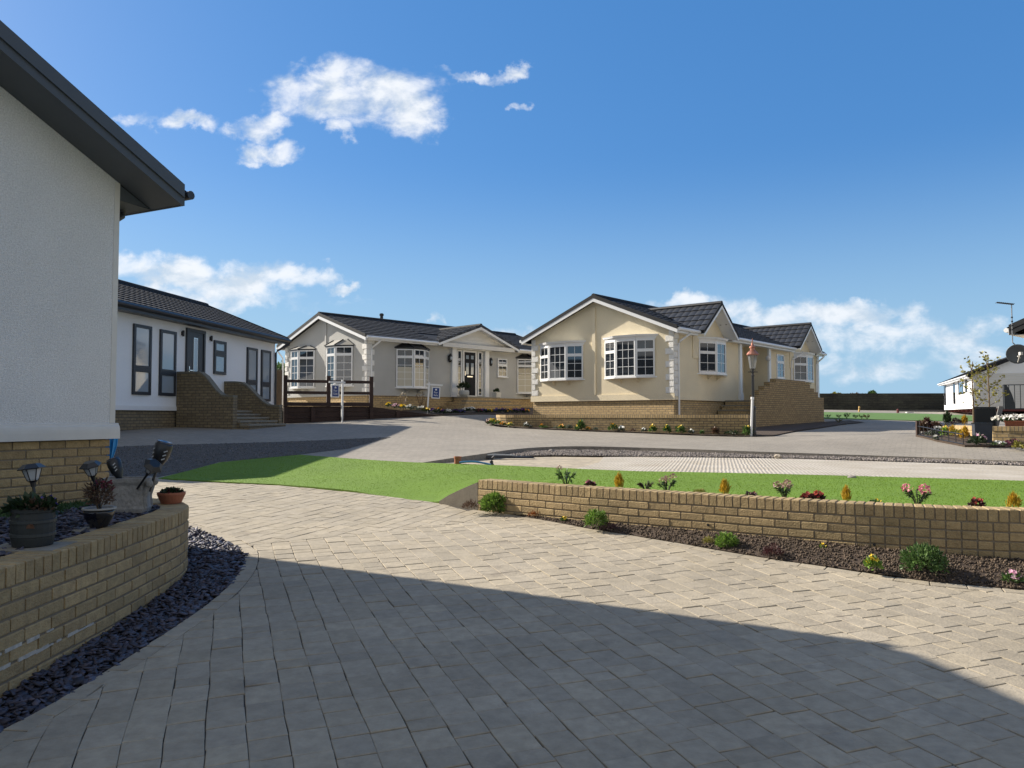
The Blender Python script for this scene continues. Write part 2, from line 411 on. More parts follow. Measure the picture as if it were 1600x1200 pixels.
for (px, py, rx, ry, w) in BLOBS:
    c = P(px, py, 1.); u0, v0 = c.x, c.z-E; a, b_ = F/rx, F/ry
    d = VM('LENGTH', VM('MULTIPLY_ADD', uvq, (a, b_, 0), (-u0*a, -v0*b_, 0)))
    k = M('MULTIPLY', M('SUBTRACT', 1., M('MULTIPLY', d, d)), w)
    mask = k if mask is None else M('MAXIMUM', mask, k)
def cloud_noise(off, sc=1., det=9):
    n = _n(nt, 'ShaderNodeTexNoise'); n.inputs['Scale'].default_value = 14*sc; n.inputs['Detail'].default_value = det; n.inputs['Roughness'].default_value = .58
    n.inputs['Distortion'].default_value = .25
    L(VM('MULTIPLY_ADD', uvw, (1, 1.55, 1), off), n.inputs['Vector']); return n.outputs[0]
n1, n2 = cloud_noise((3.1, 1.7, .4)), cloud_noise((3.1+.010, 1.7-.020, .4))
dens = M('ADD', M('MULTIPLY', M('MAXIMUM', mask, -2.), 2.5), M('MULTIPLY', M('SUBTRACT', n1, .58), 6.0))
mr = _n(nt, 'ShaderNodeMapRange'); mr.interpolation_type = 'SMOOTHSTEP'; mr.inputs[1].default_value = -.2; mr.inputs[2].default_value = 2.4; L(dens, mr.inputs[0])
front = M('GREATER_THAN', sx.outputs[1], .08)
above = _n(nt, 'ShaderNodeMapRange'); above.inputs[1].default_value = .005; above.inputs[2].default_value = .05; L(cv, above.inputs[0])
alpha = M('MULTIPLY', M('MULTIPLY', mr.outputs[0], front), M('MULTIPLY', above.outputs[0], .94))
lit = _n(nt, 'ShaderNodeMapRange'); lit.inputs[1].default_value = -.11; lit.inputs[2].default_value = .07; L(M('SUBTRACT', n1, n2), lit.inputs[0])
thick = _n(nt, 'ShaderNodeMapRange'); thick.inputs[1].default_value = .6; thick.inputs[2].default_value = 2.2; thick.inputs[3].default_value = 1.; thick.inputs[4].default_value = .75; L(dens, thick.inputs[0])
lf = M('MULTIPLY', lit.outputs[0], thick.outputs[0])
cm = _n(nt, 'ShaderNodeMix'); cm.data_type = 'RGBA'; L(lf, cm.inputs[0]); cm.inputs[6].default_value = (.60, .67, .75, 1); cm.inputs[7].default_value = (.92, .93, .95, 1)
hz = _n(nt, 'ShaderNodeMapRange'); hz.inputs[1].default_value = .07; hz.inputs[2].default_value = .22; L(cv, hz.inputs[0])
cm2 = _n(nt, 'ShaderNodeMix'); cm2.data_type = 'RGBA'; L(hz.outputs[0], cm2.inputs[0]); L(cm.outputs[2], cm2.inputs[7])
cm3 = _n(nt, 'ShaderNodeMix'); cm3.data_type = 'RGBA'; cm3.inputs[0].default_value = .22; L(cm.outputs[2], cm3.inputs[6]); cm3.inputs[7].default_value = (.46, .60, .76, 1); L(cm3.outputs[2], cm2.inputs[6])
bc = _n(nt, 'ShaderNodeBackground'); bc.inputs['Strength'].default_value = .50; L(cm2.outputs[2], bc.inputs['Color'])
ms = _n(nt, 'ShaderNodeMixShader'); L(alpha, ms.inputs[0]); L(bg.outputs[0], ms.inputs[1]); L(bc.outputs[0], ms.inputs[2])
# unseen white cloud behind the viewer, added to lift and whiten the shade
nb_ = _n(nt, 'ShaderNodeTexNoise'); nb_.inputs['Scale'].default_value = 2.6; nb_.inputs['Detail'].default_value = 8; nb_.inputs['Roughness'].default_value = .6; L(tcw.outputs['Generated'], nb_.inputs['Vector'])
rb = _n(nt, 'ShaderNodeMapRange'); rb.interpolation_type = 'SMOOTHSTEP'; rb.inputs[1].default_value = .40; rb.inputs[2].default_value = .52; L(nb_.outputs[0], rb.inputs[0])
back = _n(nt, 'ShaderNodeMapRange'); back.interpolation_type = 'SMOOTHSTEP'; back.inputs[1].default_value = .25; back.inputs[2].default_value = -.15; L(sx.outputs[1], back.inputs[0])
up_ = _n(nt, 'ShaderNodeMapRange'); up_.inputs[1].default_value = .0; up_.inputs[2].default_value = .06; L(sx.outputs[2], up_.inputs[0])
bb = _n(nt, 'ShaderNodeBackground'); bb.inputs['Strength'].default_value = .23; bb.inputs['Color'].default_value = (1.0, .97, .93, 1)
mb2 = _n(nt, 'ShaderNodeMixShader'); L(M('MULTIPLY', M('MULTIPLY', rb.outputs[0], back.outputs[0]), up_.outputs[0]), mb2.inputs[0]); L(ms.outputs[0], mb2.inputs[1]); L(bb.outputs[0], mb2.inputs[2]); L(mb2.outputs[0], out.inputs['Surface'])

# ------------------------------------------------------------------ materials of the place
BUFF1, BUFF2, MORT = (.52, .375, .185), (.44, .31, .15), (.22, .175, .12)
m_brick = brick_mat('buff brickwork', BUFF1, BUFF2, MORT)
m_brick2 = brick_mat('shade toned brickwork', (.37, .27, .13), (.28, .20, .10), (.13, .105, .07))  # darker copy of the buff brick, with the walls' shade put into its colour
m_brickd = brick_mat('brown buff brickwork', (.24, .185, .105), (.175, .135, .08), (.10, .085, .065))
m_bsolid = mat('buff brick', (.40, .29, .15), .88, var=.24, vs=18, isl=.15, bump=.7, bs=80, hue=(.33, .245, .125), dirt=((.07, .055, .04), 26, .66))
m_mortar = mat('mortar', (.20, .165, .12), .95, var=.2, vs=30)
m_paver = mat('tumbled block paving', (.316, .276, .212), .9, var=.18, vs=14, isl=.10, bump=.32, bs=60, hue=(.335, .288, .212), dirt=((.19, .16, .125), 1.6, .60), var2=.14, vs2=.8)
m_sand = mat('joint sand', (.055, .047, .038), .95, var=.3, vs=40)
m_road = brick_mat('grey block road', (.262, .236, .198), (.235, .212, .178), (.195, .177, .15), .20, .16, .007, .3, rot=.5, var=.15, big=.16)
m_roadr = m_road
m_kerb = mat('concrete edging', (.17, .16, .15), .9, var=.2, vs=6, bump=.4)
m_lawn = mat('lawn sheet', (.112, .205, .007), .9, var=.1, vs=40, var2=.12, vs2=1.2, bump=.6, bs=120)
m_blade = mat('grass blade', (.125, .222, .008), .75, isl=.2, hue=(.15, .25, .012), trans=.3)
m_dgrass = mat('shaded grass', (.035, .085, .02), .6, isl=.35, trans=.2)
m_soil = mat('bed soil', (.055, .037, .025), .95, var=.35, vs=14, bump=.9, bs=40)
m_clod = mat('soil clods', (.066, .047, .033), .95, var=.2, vs=40, isl=.5, hue=(.10, .073, .05))
m_slate = mat('slate chips', (.050, .055, .080), .62, isl=.5, hue=(.08, .072, .095), var=.15, vs=30, spec=.4)
m_slateb = mat('slate bed base', (.02, .022, .03), .9, var=.3, vs=20)
m_gravel = mat('gravel bed', (.165, .145, .135), .9, var=.35, vs=22, bump=.8, bs=25)
m_stones = mat('gravel stones', (.145, .128, .12), .85, isl=.5, hue=(.20, .175, .16))
m_patch = mat('bare hardcore', (.075, .070, .066), .95, var=.4, vs=9, bump=.9, bs=22)
m_bstone = mat('hardcore stones', (.10, .095, .09), .9, isl=.55, hue=(.16, .15, .14))

def near_z(dz): return lambda x, y: g(x, y)+dz

# far ground under everything
big = [(-140, -30), (160, -30), (160, 260), (-140, 260)]
o = sheet('ground', big, 6.0, lambda x, y: g(np.clip(x, -30, 60), np.clip(y, -5, 75))-.25-np.maximum(0, y-75)*.02, mat('rough ground', (.10, .095, .06), .95, var=.3, vs=.6), skirt=0)
setting(o)

# key outlines (metres, camera at the origin, Y ahead)
S_EDGE = smooth_path([(-2.3,.2), (-2.25,1.2), (-2.2,2.4), (-2.2,3.3), (-2.16,3.56), (-2.11,4.0), (-2.09,4.44), (-2.07,4.97), (-2.08,5.59), (-2.16,6.16), (-2.3,6.69), (-2.46,7.0), (-2.79,7.44), (-3.35,8.04), (-4.2,8.8), (-6,10.3)], 3)
W_FRONT = smooth_path([(-2.47,.2), (-2.45,1.5), (-2.45,3.0), (-2.45,4.6), (-2.49,5.4), (-2.54,5.95), (-2.66,6.35), (-2.95,6.72), (-3.4,6.97), (-3.8,7.2)], 4)
B_EDGE = smooth_path([(-.457,9.14), (0,8.74), (.415,8.29), (.905,7.76), (1.40,7.29), (1.83,6.87), (2.18,6.55), (2.6,6.25), (2.87,6.04), (3.13,5.86), (3.44,5.73), (3.8,5.60), (4.6,5.45), (6,5.45), (8,5.9)], 3)
R_WALL = smooth_path([(-.40,9.09), (.35,8.45), (.82,8.08), (1.3,7.74), (1.94,7.3), (2.33,7.03), (2.78,6.74), (3.23,6.49), (3.67,6.29), (4.1,6.16), (5.0,6.03), (6,6.05), (8,6.6)], 3)
LAWN_F = [(-5.5,12.0), (-3.49,11.3), (-2.09,10.46), (-.877,9.57)]
LAWN_B = [(10,8.6), (6.6,9.9), (1.93,11.6), (.62,12.44), (-1.72,13.8)]
LAWN_L = [(-4.3,15.65), (-5.37,14.2), (-5.42,13)]

# ---- the drive, laid block by block
drive = S_EDGE[::-1]
drive_poly = [p for p in S_EDGE] + [(-8.5,11.9)] + LAWN_F + [B_EDGE[0]] + B_EDGE + [(8,.2)]
if area(drive_poly) < 0: drive_poly = drive_poly[::-1]
BW = .115
se_in = offset_path(S_EDGE, -BW); be_in = offset_path(B_EDGE, -BW)
inner = se_in + [(-8.5,11.9)] + LAWN_F + [be_in[0]] + be_in + [(8,.2)]
SPLIT = [(-9,9.6)] + [tuple(G(px, py, zz)[:2]) for px, py, zz in ((352,850,-1.19), (400,850,-1.185), (472,842,-1.175), (525,836,-1.165), (612,827,-1.155), (670,821,-1.15), (710,818,-1.145), (770,812,-1.14))] + [(.9,8.4)]
near_cut = SPLIT + [(9,8), (9,0), (-9,0)]
blocks = []
def lay(poly, ang, keep, pitch=.162):
    if area(poly) < 0: poly = poly[::-1]
    ux, uy = math.sin(ang), math.cos(ang); vx, vy = uy, -ux       # u runs along the rows
    us = [p[0]*ux+p[1]*uy for p in poly]; vs = [p[0]*vx+p[1]*vy for p in poly]
    A = np.array(poly)
    nrow = int((max(vs)-min(vs))/pitch)+1
    for r in range(nrow):
        v0 = min(vs)+r*pitch; u = min(us)-random.random()*.2
        while u < max(us):
            l = random.choice((.115, .16, .16, .19, .195, .23)); q = [(u, v0), (u+l, v0), (u+l, v0+pitch), (u, v0+pitch)]
            u += l
            cell = [(a*ux+b*vx, a*uy+b*vy) for a, b in q]
            if area(cell) < 0: cell = cell[::-1]
            blocks.append((cell, poly))
def add_path_blocks(path, side, w, l0=.19):
    pt = Path(path); d = 0
    while d < pt.L-.02:
        l = min(l0*random.uniform(.85, 1.1), pt.L-d); a, b = pt.at(d), pt.at(d+l); ta, tb = pt.tan(d), pt.tan(d+l)
        na, nb = Vector((-ta.y, ta.x))*w*side, Vector((-tb.y, tb.x))*w*side
        c = [tuple(a), tuple(b), tuple(b+nb), tuple(a+na)]
        if area(c) < 0: c = c[::-1]
        blocks.append((c, None)); d += l
def cut(poly, half):                       # keep the part of poly inside the simple region half (grid free, by ear clipping cells)
    return poly
lay(inner, -math.radians(20.6), None); nA = len(blocks)
lay(inner, math.radians(24.7), None); nB = len(blocks)
add_path_blocks(S_EDGE, -1, BW, .18); add_path_blocks(B_EDGE, -1, BW, .24)
if area(inner) < 0: inner = inner[::-1]
if area(near_cut) < 0: near_cut = near_cut[::-1]
cells = [b[0] for b in blocks]
allp = np.array([p for c in cells for p in c]).reshape(len(cells), 4, 2)
in4 = inpoly(inner, allp[..., 0], allp[..., 1]); nc4 = inpoly(near_cut, allp[..., 0], allp[..., 1])
ctr = allp.mean(1); bd = segdist(inner, ctr[:, 0], ctr[:, 1]) < .22; sd = segdist(near_cut, ctr[:, 0], ctr[:, 1]) < .22
far_cut = [(-9,9.6)] + SPLIT[1:] + [(9,8.4), (9,16), (-9.5,16)]
if area(far_cut) < 0: far_cut = far_cut[::-1]
PV, PF = [], []
for i, c in enumerate(cells):
    q = c
    if i < nB:
        reg = near_cut if i < nA else far_cut
        if not bd[i]:
            if not in4[i].all(): continue
        else:
            q = clip_cell(inner, c)
        if len(q) >= 3 and sd[i]:
            q2 = clip_cell(reg, c)
            if len(q2) < 3: continue
            if bd[i]:
                if area(q2) < area(c)*.999: q = clip_cell(q, q2) if len(q2) == 4 else q
            else: q = q2
        elif not sd[i] and ((nc4[i].all()) != (i < nA)): continue
        if len(q) < 3 or abs(area(q)) < .0012: continue
    qq = []
    for p in q:
        if not qq or math.dist(p, qq[-1]) > .012: qq.append(p)
    if len(qq) > 2 and math.dist(qq[0], qq[-1]) < .012: qq.pop()
    if len(qq) < 3: continue
    q = [(p[0]+random.uniform(-.003, .003), p[1]+random.uniform(-.003, .003)) for p in qq]
    cxx = sum(p[0] for p in q)/len(q); cyy = sum(p[1] for p in q)/len(q); n = len(q)
    def inset(d):
        r = []
        for p in q:
            L_ = math.hypot(p[0]-cxx, p[1]-cyy); k = max(.2, 1-d*1.3/max(L_, 1e-6)); r.append((cxx+(p[0]-cxx)*k, cyy+(p[1]-cyy)*k))
        return r
    dz = random.uniform(-.0022, .0022); tx, ty = random.uniform(-.012, .012), random.uniform(-.012, .012)
    o_ = len(PV)
    for ring, z in ((inset(.0020), -.03), (inset(.0020), -.003), (inset(.0045), -.0006), (inset(.009), 0.)):
        PV += [(p[0], p[1], z+dz+(p[0]-cxx)*tx+(p[1]-cyy)*ty) for p in ring]
    for k in range(3):
        PF += [(o_+k*n+j, o_+k*n+(j+1) % n, o_+(k+1)*n+(j+1) % n, o_+(k+1)*n+j) for j in range(n)]
    PF.append(tuple(range(o_+3*n, o_+4*n)))
A = np.array(PV); ax_, ay_ = A[:, 0].copy(), A[:, 1].copy()          # hand-laid courses wander a little
A[:, 0] += .005*np.sin(1.9*ax_+2.3*ay_)+.0022*np.sin(7.1*ay_-3.7*ax_); A[:, 1] += .005*np.sin(2.2*ax_-1.6*ay_+1)+.0022*np.sin(8.3*ax_+2.9*ay_)
A[:, 2] += g(A[:, 0], A[:, 1]); mb = MB(); mb.v = A.tolist(); mb.f = PF
o = mb.build('drive', m_paver, recalc=False, uv=False); setting(o, label='sunlit and shaded drive of tumbled beige block paving', cat='drive')
o = sheet('drive_joints', drive_poly, .35, near_z(-.009), m_sand, skirt=0); setting(o)

# ---- road of grey blocks, lawn, unfinished plot
PIT = [(-1.72,13.8), (-1.2,14.5), (-.52,15.5), (0,17.1), (.62,18.3), (1.57,18.7), (3,18.1), (5.5,16.5), (8,15), (9.1,13.9), (12,12.2), (16,10)]
pit_s = smooth_path(PIT, 3)
road = [(-14,12.4), (-5.5,12.05)] + LAWN_L[::-1] + pit_s + [(40,3), (48,40), (40,69), (-30,69), (-30,12.4)]
o = sheet('road', road, .55, near_z(0), m_road, skirt=.16); setting(o, label='grey block paved road climbing between the bungalows', cat='road')
LZ = TPS([(-5.5,12,-.965), (-3.49,11.3,-.995), (-2.09,10.46,-1.02), (-.877,9.57,-1.055), (-.42,9.15,-.83), (-.1,9.0,-.80), (.35,8.6,-.79), (1.3,7.9,-.79), (2.78,6.95,-.79), (4.1,6.4,-.79), (7,6.6,-.79), (-4.3,15.65,-.785), (-1.72,13.8,-.83),
          (.6,12.4,-.83), (1.93,11.6,-.83), (6.6,9.9,-.83), (-5.4,13.5,-.885), (-5.37,14.2,-.85), (10,8.6,-.83), (-1,11.5,-.90), (-3,13,-.9)], 1e-3)
lz = lambda x, y: LZ(x, y)+E
rw_back = offset_path(R_WALL, .225)
lawn = LAWN_F + [(-.33,9.15)] + rw_back[1:] + LAWN_B + LAWN_L
o = sheet('lawn', lawn, .3, lz, m_lawn, skirt=.05); setting(o, label='bright green artificial lawn behind the retaining wall', cat='lawn')
pts = sample(lawn, 80000); n = len(pts); zz = lz(pts[:, 0], pts[:, 1])
BV = [(-.5, 0, 0), (.5, 0, 0), (.1, .35, 1)]; BF = [(0, 1, 2)]
o = scatter('grass_blades', BV, BF, np.c_[pts, zz-.002], np.c_[RNG.uniform(.006, .011, n), RNG.uniform(.006, .02, n), RNG.uniform(.005, .012, n)], np.c_[RNG.uniform(-.4, .4, n), RNG.uniform(-.4, .4, n), RNG.uniform(0, 6.28, n)], m_blade)
setting(o, 'stuff', 'short green grass blades on the lawn', 'grass')
slab_top = [(14,10.6), (9.5,12.6), (8,13.8), (5.5,15.5), (2.7,16.1), (.83,16.4), (-.1,16.0), (-.52,15.4)]
pz = lambda x, y: g(x, y)*0+(-.855+E)+np.maximum(0, y-15.5)*.006
m_pitbase = mat('sandy grit', (.40, .34, .25), .95, var=.3, vs=7, bump=.7, bs=30, hue=(.30, .26, .20))
pit = LAWN_B[::-1] + [(16,7)] + pit_s[::-1]
o = sheet('plot_grit', [( -1.72,13.8)] + pit_s[1:] + [(16,7)] + LAWN_B, .5, lambda x, y: pz(x, y)-.02, m_pitbase, skirt=0); setting(o)
# ribbed concrete slab
m_slab = bpy.data.materials.new('ribbed concrete'); m_slab.use_nodes = True; nt = m_slab.node_tree; L = nt.links.new
b = nt.nodes['Principled BSDF']; b.inputs['Roughness'].default_value = .9
tc = _n(nt, 'ShaderNodeTexCoord'); mp = _n(nt, 'ShaderNodeMapping'); mp.inputs['Rotation'].default_value = (0, 0, math.radians(15)); L(tc.outputs['Object'], mp.inputs[0])
wv = _n(nt, 'ShaderNodeTexWave'); wv.wave_type = 'BANDS'; wv.bands_direction = 'X'; wv.inputs['Scale'].default_value = 5.2; wv.inputs['Distortion'].default_value = 2.6; wv.inputs['Detail'].default_value = 2; wv.inputs['Detail Scale'].default_value = .6
L(mp.outputs[0], wv.inputs['Vector'])
nz = _n(nt, 'ShaderNodeTexNoise'); nz.inputs['Scale'].default_value = 1.3; nz.inputs['Detail'].default_value = 7; nz.inputs['Roughness'].default_value = .7; L(tc.outputs['Object'], nz.inputs['Vector'])
cr = _n(nt, 'ShaderNodeValToRGB'); cr.color_ramp.elements[0].position = .3; cr.color_ramp.elements[0].color = (.36, .315, .245, 1); cr.color_ramp.elements[1].position = .7; cr.color_ramp.elements[1].color = (.52, .48, .42, 1)
L(nz.outputs[0], cr.inputs[0])
mxx = _n(nt, 'ShaderNodeMix'); mxx.data_type = 'RGBA'; mxx.blend_type = 'MULTIPLY'; mxx.inputs[0].default_value = .55; L(cr.outputs[0], mxx.inputs[6])
wr = _n(nt, 'ShaderNodeMapRange'); wr.inputs[3].default_value = .55; wr.inputs[4].default_value = 1.1; L(wv.outputs[0], wr.inputs[0]); L(wr.outputs[0], mxx.inputs[7])
L(mxx.outputs[2], b.inputs['Base Color'])
bp = _n(nt, 'ShaderNodeBump'); bp.inputs['Strength'].default_value = .5; bp.inputs['Distance'].default_value = .012; L(wv.outputs[0], bp.inputs['Height']); L(bp.outputs[0], b.inputs['Normal'])
slab = [(14,7.3)] + [(10.0,8.66)] + [(6.62,9.96), (1.96,11.66), (.95,12.3), (1.6,14.2), (1.9,16.0)] + [(2.7,16.1), (5.5,15.5), (8,13.8), (9.5,12.6), (14,10.6)]
o = sheet('concrete_slab', slab, .5, lambda x, y: pz(x, y), m_slab, skirt=.02); setting(o, label='pale ribbed concrete slab of the unfinished plot', cat='slab')
grav = [(-.3,16.1), (.83,16.45), (2.7,16.15), (5.5,15.55), (8,13.85), (9.5,12.65), (14,10.6), (14.2,11.05)] + [p for p in pit_s[::-1] if -.4 < p[0] < 13]
o = sheet('gravel', grav, .4, lambda x, y: pz(x, y)+.012, m_gravel, skirt=0); setting(o, 'stuff', 'grey gravel strip along the road edge', 'gravel')
pts = sample(grav, 9000); n = len(pts); s = RNG.uniform(.012, .035, n)
o = scatter('gravel_stones', OCT_V, OCT_F, np.c_[pts, pz(pts[:, 0], pts[:, 1])+.015], np.c_[s, s*.8, s*.6], RNG.uniform(0, 6.28, (n, 3)), m_stones, jit=.3)
setting(o, 'stuff', 'loose grey stones of the gravel strip', 'gravel')
patch = [(-9.6,13.4), (-7.6,15.0), (-6.26,16.7), (-4.6,18.6), (-3.17,20.2), (-3.4,18.6), (-3.64,17), (-4.14,16.2), (-4.4,15.68), (-5.4,14.2), (-5.45,13), (-5.6,12.1), (-8,12.3)]
o = sheet('bare_soil', patch, .3, near_z(.006), m_patch, skirt=0); setting(o, label='dark strip of bare ground between road and lawn', cat='bare ground')
pts = sample(patch, 7000); n = len(pts); s = RNG.uniform(.006, .018, n)
o = scatter('bare_soil_stones', OCT_V, OCT_F, np.c_[pts, g(pts[:, 0], pts[:, 1])+.008], np.c_[s, s*.8, s*.5], RNG.uniform(0, 6.28, (n, 3)), m_bstone, jit=.3); setting(o, 'stuff', 'small dark stones on the bare strip', 'stones')
# lit lawn across the far road, with its pale path
far_lawn = [(14.0,35.6), (17,36.0), (20.3,35.6), (24,36.6), (26,40), (23.5,43), (18,44), (13,43)]
o = sheet('far_lawn', far_lawn, 1.0, near_z(.03), mat('far turf', (.085, .17, .03), .9, var=.25, vs=4), skirt=.05); setting(o)

# edging board where the lawn stands above the drive
mb = MB(); a, c = Vector((-.90,9.545)), Vector((-.405,9.10)); nn = Vector((-.66,-.75))*.0+Vector((.668,.744)); nn = Vector((-nn.x, -nn.y))
for t0, t1 in ((0, .25), (.25, .5), (.5, .75), (.75, 1)):
    q = []
    for t in (t0, t1):
        p = a.lerp(c, t); top = -1.07+(.27)*t**.85+E+.02
        q.append((p, top))
    (p0, h0), (p1, h1) = q; d = .035
    n_ = Vector((.668, .744))
    mb.prism([(p0.x, p0.y, .3), (p1.x, p1.y, .3), (p1.x, p1.y, h1), (p0.x, p0.y, h0)], [(p0.x+n_.x*d, p0.y+n_.y*d, .3), (p1.x+n_.x*d, p1.y+n_.y*d, .3), (p1.x+n_.x*d, p1.y+n_.y*d, h1), (p0.x+n_.x*d, p0.y+n_.y*d, h0)])
tag(mb.build('edging_board', mat('grey edging', (.15, .13, .10), .85, var=.2, vs=9, bump=.4)), 'sloping grey edging board holding the lawn corner above the drive', 'edging')

# ------------------------------------------------------------------ laid brick walls near the camera
def chamfer_brick(mb, c, ux, uy, hx, hy, hz, ch=.006):
    P8 = []
    for sz in (-1, 1):
        for (a, b) in ((-1,-1), (1,-1), (1,1), (-1,1)): P8.append((a, b, sz))
    ring = lambda fx, fy, z: [Vector(c)+ux*(a*fx)+uy*(b*fy)+Vector((0,0,z)) for a, b in ((-1,-1), (1,-1), (1,1), (-1,1))]
    R = ring(hx-ch, hy-ch, -hz)+ring(hx, hy, -hz+ch)+ring(hx, hy, hz-ch)+ring(hx-ch, hy-ch, hz)
    fs = [(3,2,1,0)]+[(k*4+i, k*4+(i+1)%4, k*4+4+(i+1)%4, k*4+4+i) for k in range(3) for i in range(4)]+[(12,13,14,15)]
    mb.add(R, fs)
def laid_wall(path, ztop, courses, side, header_from=1e9, depth=.1025, rowlock=True, cap_w=.215, bl=.215):
    """front face follows path; side=+1: body lies to the left of travel"""
    pt = Path(path); mb = MB(); z = ztop
    def put(d0, d1, z0, z1, w):
        if d1-d0 < .03: return
        a, b = pt.at(d0), pt.at(d1); t = (b-a); Lh = t.length/2; t.normalize(); nn = Vector((-t.y, t.x))*side
        j = random.uniform(-.002, .002); c = (a+b)/2+nn*(w/2+j)
        rot = random.uniform(-.004, .004)
        chamfer_brick(mb, (c.x, c.y, (z0+z1)/2+random.uniform(-.0015, .0015)), Vector((t.x, t.y, rot)), Vector((nn.x, nn.y, 0)), Lh-.001, w/2, (z1-z0)/2)
    if rowlock:
        d = .005
        while d < pt.L: put(d, min(d+.066, pt.L), z-.1025, z, cap_w); d += .0755
        z -= .1125
    for k in range(courses):
        d = -.1125*(k % 2)
        while d < pt.L:
            l = bl if d < header_from else .1025
            if d >= header_from and d < header_from+.06: d += .056*(k % 2)
            put(max(0, d), min(d+l, pt.L), z-.065, z, depth); d += l+.010
        z -= .075
    core = MB()
    def ring(d):
        a = pt.at(d); t = pt.tan(d); nn = Vector((-t.y, t.x))*side
        p0, p1 = a+nn*.007, a+nn*(cap_w-.007)
        return [(p0.x, p0.y, z-.1), (p1.x, p1.y, z-.1), (p1.x, p1.y, ztop-.006), (p0.x, p0.y, ztop-.006)]
    n = max(2, int(pt.L/.12))
    for i in range(n): core.prism(ring(pt.L*i/n), ring(pt.L*(i+1)/n))
    return mb, core
mb, core = laid_wall(R_WALL, E-.75, 7, 1, header_from=4.05)
w = mb.build('retaining_wall', m_bsolid, uv=False); tag(w, 'long curving buff brick retaining wall between the lawn and the drive', 'wall'); core.build('mortar', m_mortar, w, uv=False)
# weep pipes
for d in (2.86, 4.30):
    a = Path(R_WALL).at(d); t = Path(R_WALL).tan(d); nn = Vector((t.y, -t.x)); z = E-1.035 if d < 3 else E-1.09
    k = MB().tube([(a.x-nn.x*.05, a.y-nn.y*.05, z), (a.x+nn.x*.012, a.y+nn.y*.012, z)], .012, 10); k.build('weep_pipe', mat('black plastic', (.012, .012, .013), .4), w)
mb, core = laid_wall(W_FRONT, E-.73, 8, 1)
w = mb.build('planter_wall', m_bsolid, uv=False); tag(w, 'shaded buff brick planter wall curving past the corner of the rendered house', 'wall'); core.build('mortar', m_mortar, w, uv=False)

lt = MB(); pw = Path(W_FRONT)           # lime bloom along two of the lower joints
for z_, d0, d1 in ((E-.73-.1125-.075*4-.07, 2.9, 4.35), (E-.73-.1125-.075*3-.07, 3.1, 3.95)):
    d = d0
    while d < d1:
        l = random.uniform(.04, .13); a, b_ = pw.at(d), pw.at(min(d+l, d1)); t = pw.tan(d); nn = Vector((t.y, -t.x)); hh = random.uniform(.004, .011); dz = random.uniform(-.003, .003)
        lt.prism([(a.x-nn.x*.01, a.y-nn.y*.01, z_+dz-hh), (a.x+nn.x*.002, a.y+nn.y*.002, z_+dz-hh), (a.x+nn.x*.002, a.y+nn.y*.002, z_+dz+hh), (a.x-nn.x*.01, a.y-nn.y*.01, z_+dz+hh)], [(b_.x-nn.x*.01, b_.y-nn.y*.01, z_+dz-hh*.8), (b_.x+nn.x*.002, b_.y+nn.y*.002, z_+dz-hh*.8), (b_.x+nn.x*.002, b_.y+nn.y*.002, z_+dz+hh), (b_.x-nn.x*.01, b_.y-nn.y*.01, z_+dz+hh)])
        d += l+(random.uniform(.02, .1) if random.random() < .3 else 0)
lt.build('lime_bloom', mat('lime bloom', (.46, .43, .38), .95, var=.3, vs=30), w, uv=False)['kind'] = 'stuff'
# slate bed outside the planter wall, slate bed and grass strip inside it
def bed(name, poly, zf, m, **k): return setting(sheet(name, poly, .2, zf, m, skirt=0), **k)
slate_out = W_FRONT + [(-6,9.9), (-6,10.3)] + S_EDGE[::-1]
so_z = lambda x, y: g(x, y)-.03
setting(sheet('slate_base', slate_out, .25, so_z, m_slateb, skirt=0))
CH_V = [(-.5,-.3,-.5), (.3,-.5,-.5), (.55,.2,-.5), (-.1,.5,-.5), (-.45,-.28,.5), (.28,-.45,.5), (.5,.2,.5), (-.1,.45,.5)]
CH_F = [(3,2,1,0), (4,5,6,7), (0,1,5,4), (1,2,6,5), (2,3,7,6), (3,0,4,7)]
def slates(name, poly, zf, n, label):
    pts = sample(poly, n); s = RNG.uniform(.025, .075, n)
    k = np.clip(1-segdist(poly, pts[:, 0], pts[:, 1])/.25, 0, 1)
    o = scatter(name, CH_V, CH_F, np.c_[pts, zf(pts[:, 0], pts[:, 1])+RNG.uniform(.004, .035, n)], np.c_[s, s*RNG.uniform(.45, .8, n), RNG.uniform(.004, .010, n)],
                np.c_[RNG.normal(0, .30, n), RNG.normal(0, .30, n), RNG.uniform(0, 6.28, n)], m_slate, jit=.22)
    return setting(o, 'stuff', label, 'slate chippings')
slates('slate_chips', [p for p in slate_out if p[0] > -4.6], so_z, 7000, 'blue grey slate chippings along the foot of the planter wall')
w_in = offset_path(W_FRONT, .215)
HO = Vector((-3.67, 7.1)); HD = Vector((-.446, -.895)).normalized()          # corner and gable line of the near house
hp = lambda t, d=0.: (HO.x+HD.x*t+HD.y*-d*-1*0+(-HD.y)*d, HO.y+HD.y*t+HD.x*d)
def hoff(t, d):                            # t along the gable from the corner, d out towards the camera side
    n = Vector((.895, -.446)).normalized(); p = HO+HD*t+n*d; return (p.x, p.y)
slate_in = [p for p in w_in if p[1] < 6.9] + [hoff(.0,.25), hoff(.4,.48), hoff(1.0,.62), hoff(1.5,.66), hoff(2.2,.75), hoff(4,1.0), hoff(6,1.3)] + [(-3.4,1)]
in_z = lambda x, y: np.zeros_like(x)+E-.765
setting(sheet('slate_base', slate_in, .3, in_z, m_slateb, skirt=0))
slates('slate_chips', slate_in, in_z, 6500, 'blue grey slate chippings in the raised bed behind the planter wall')
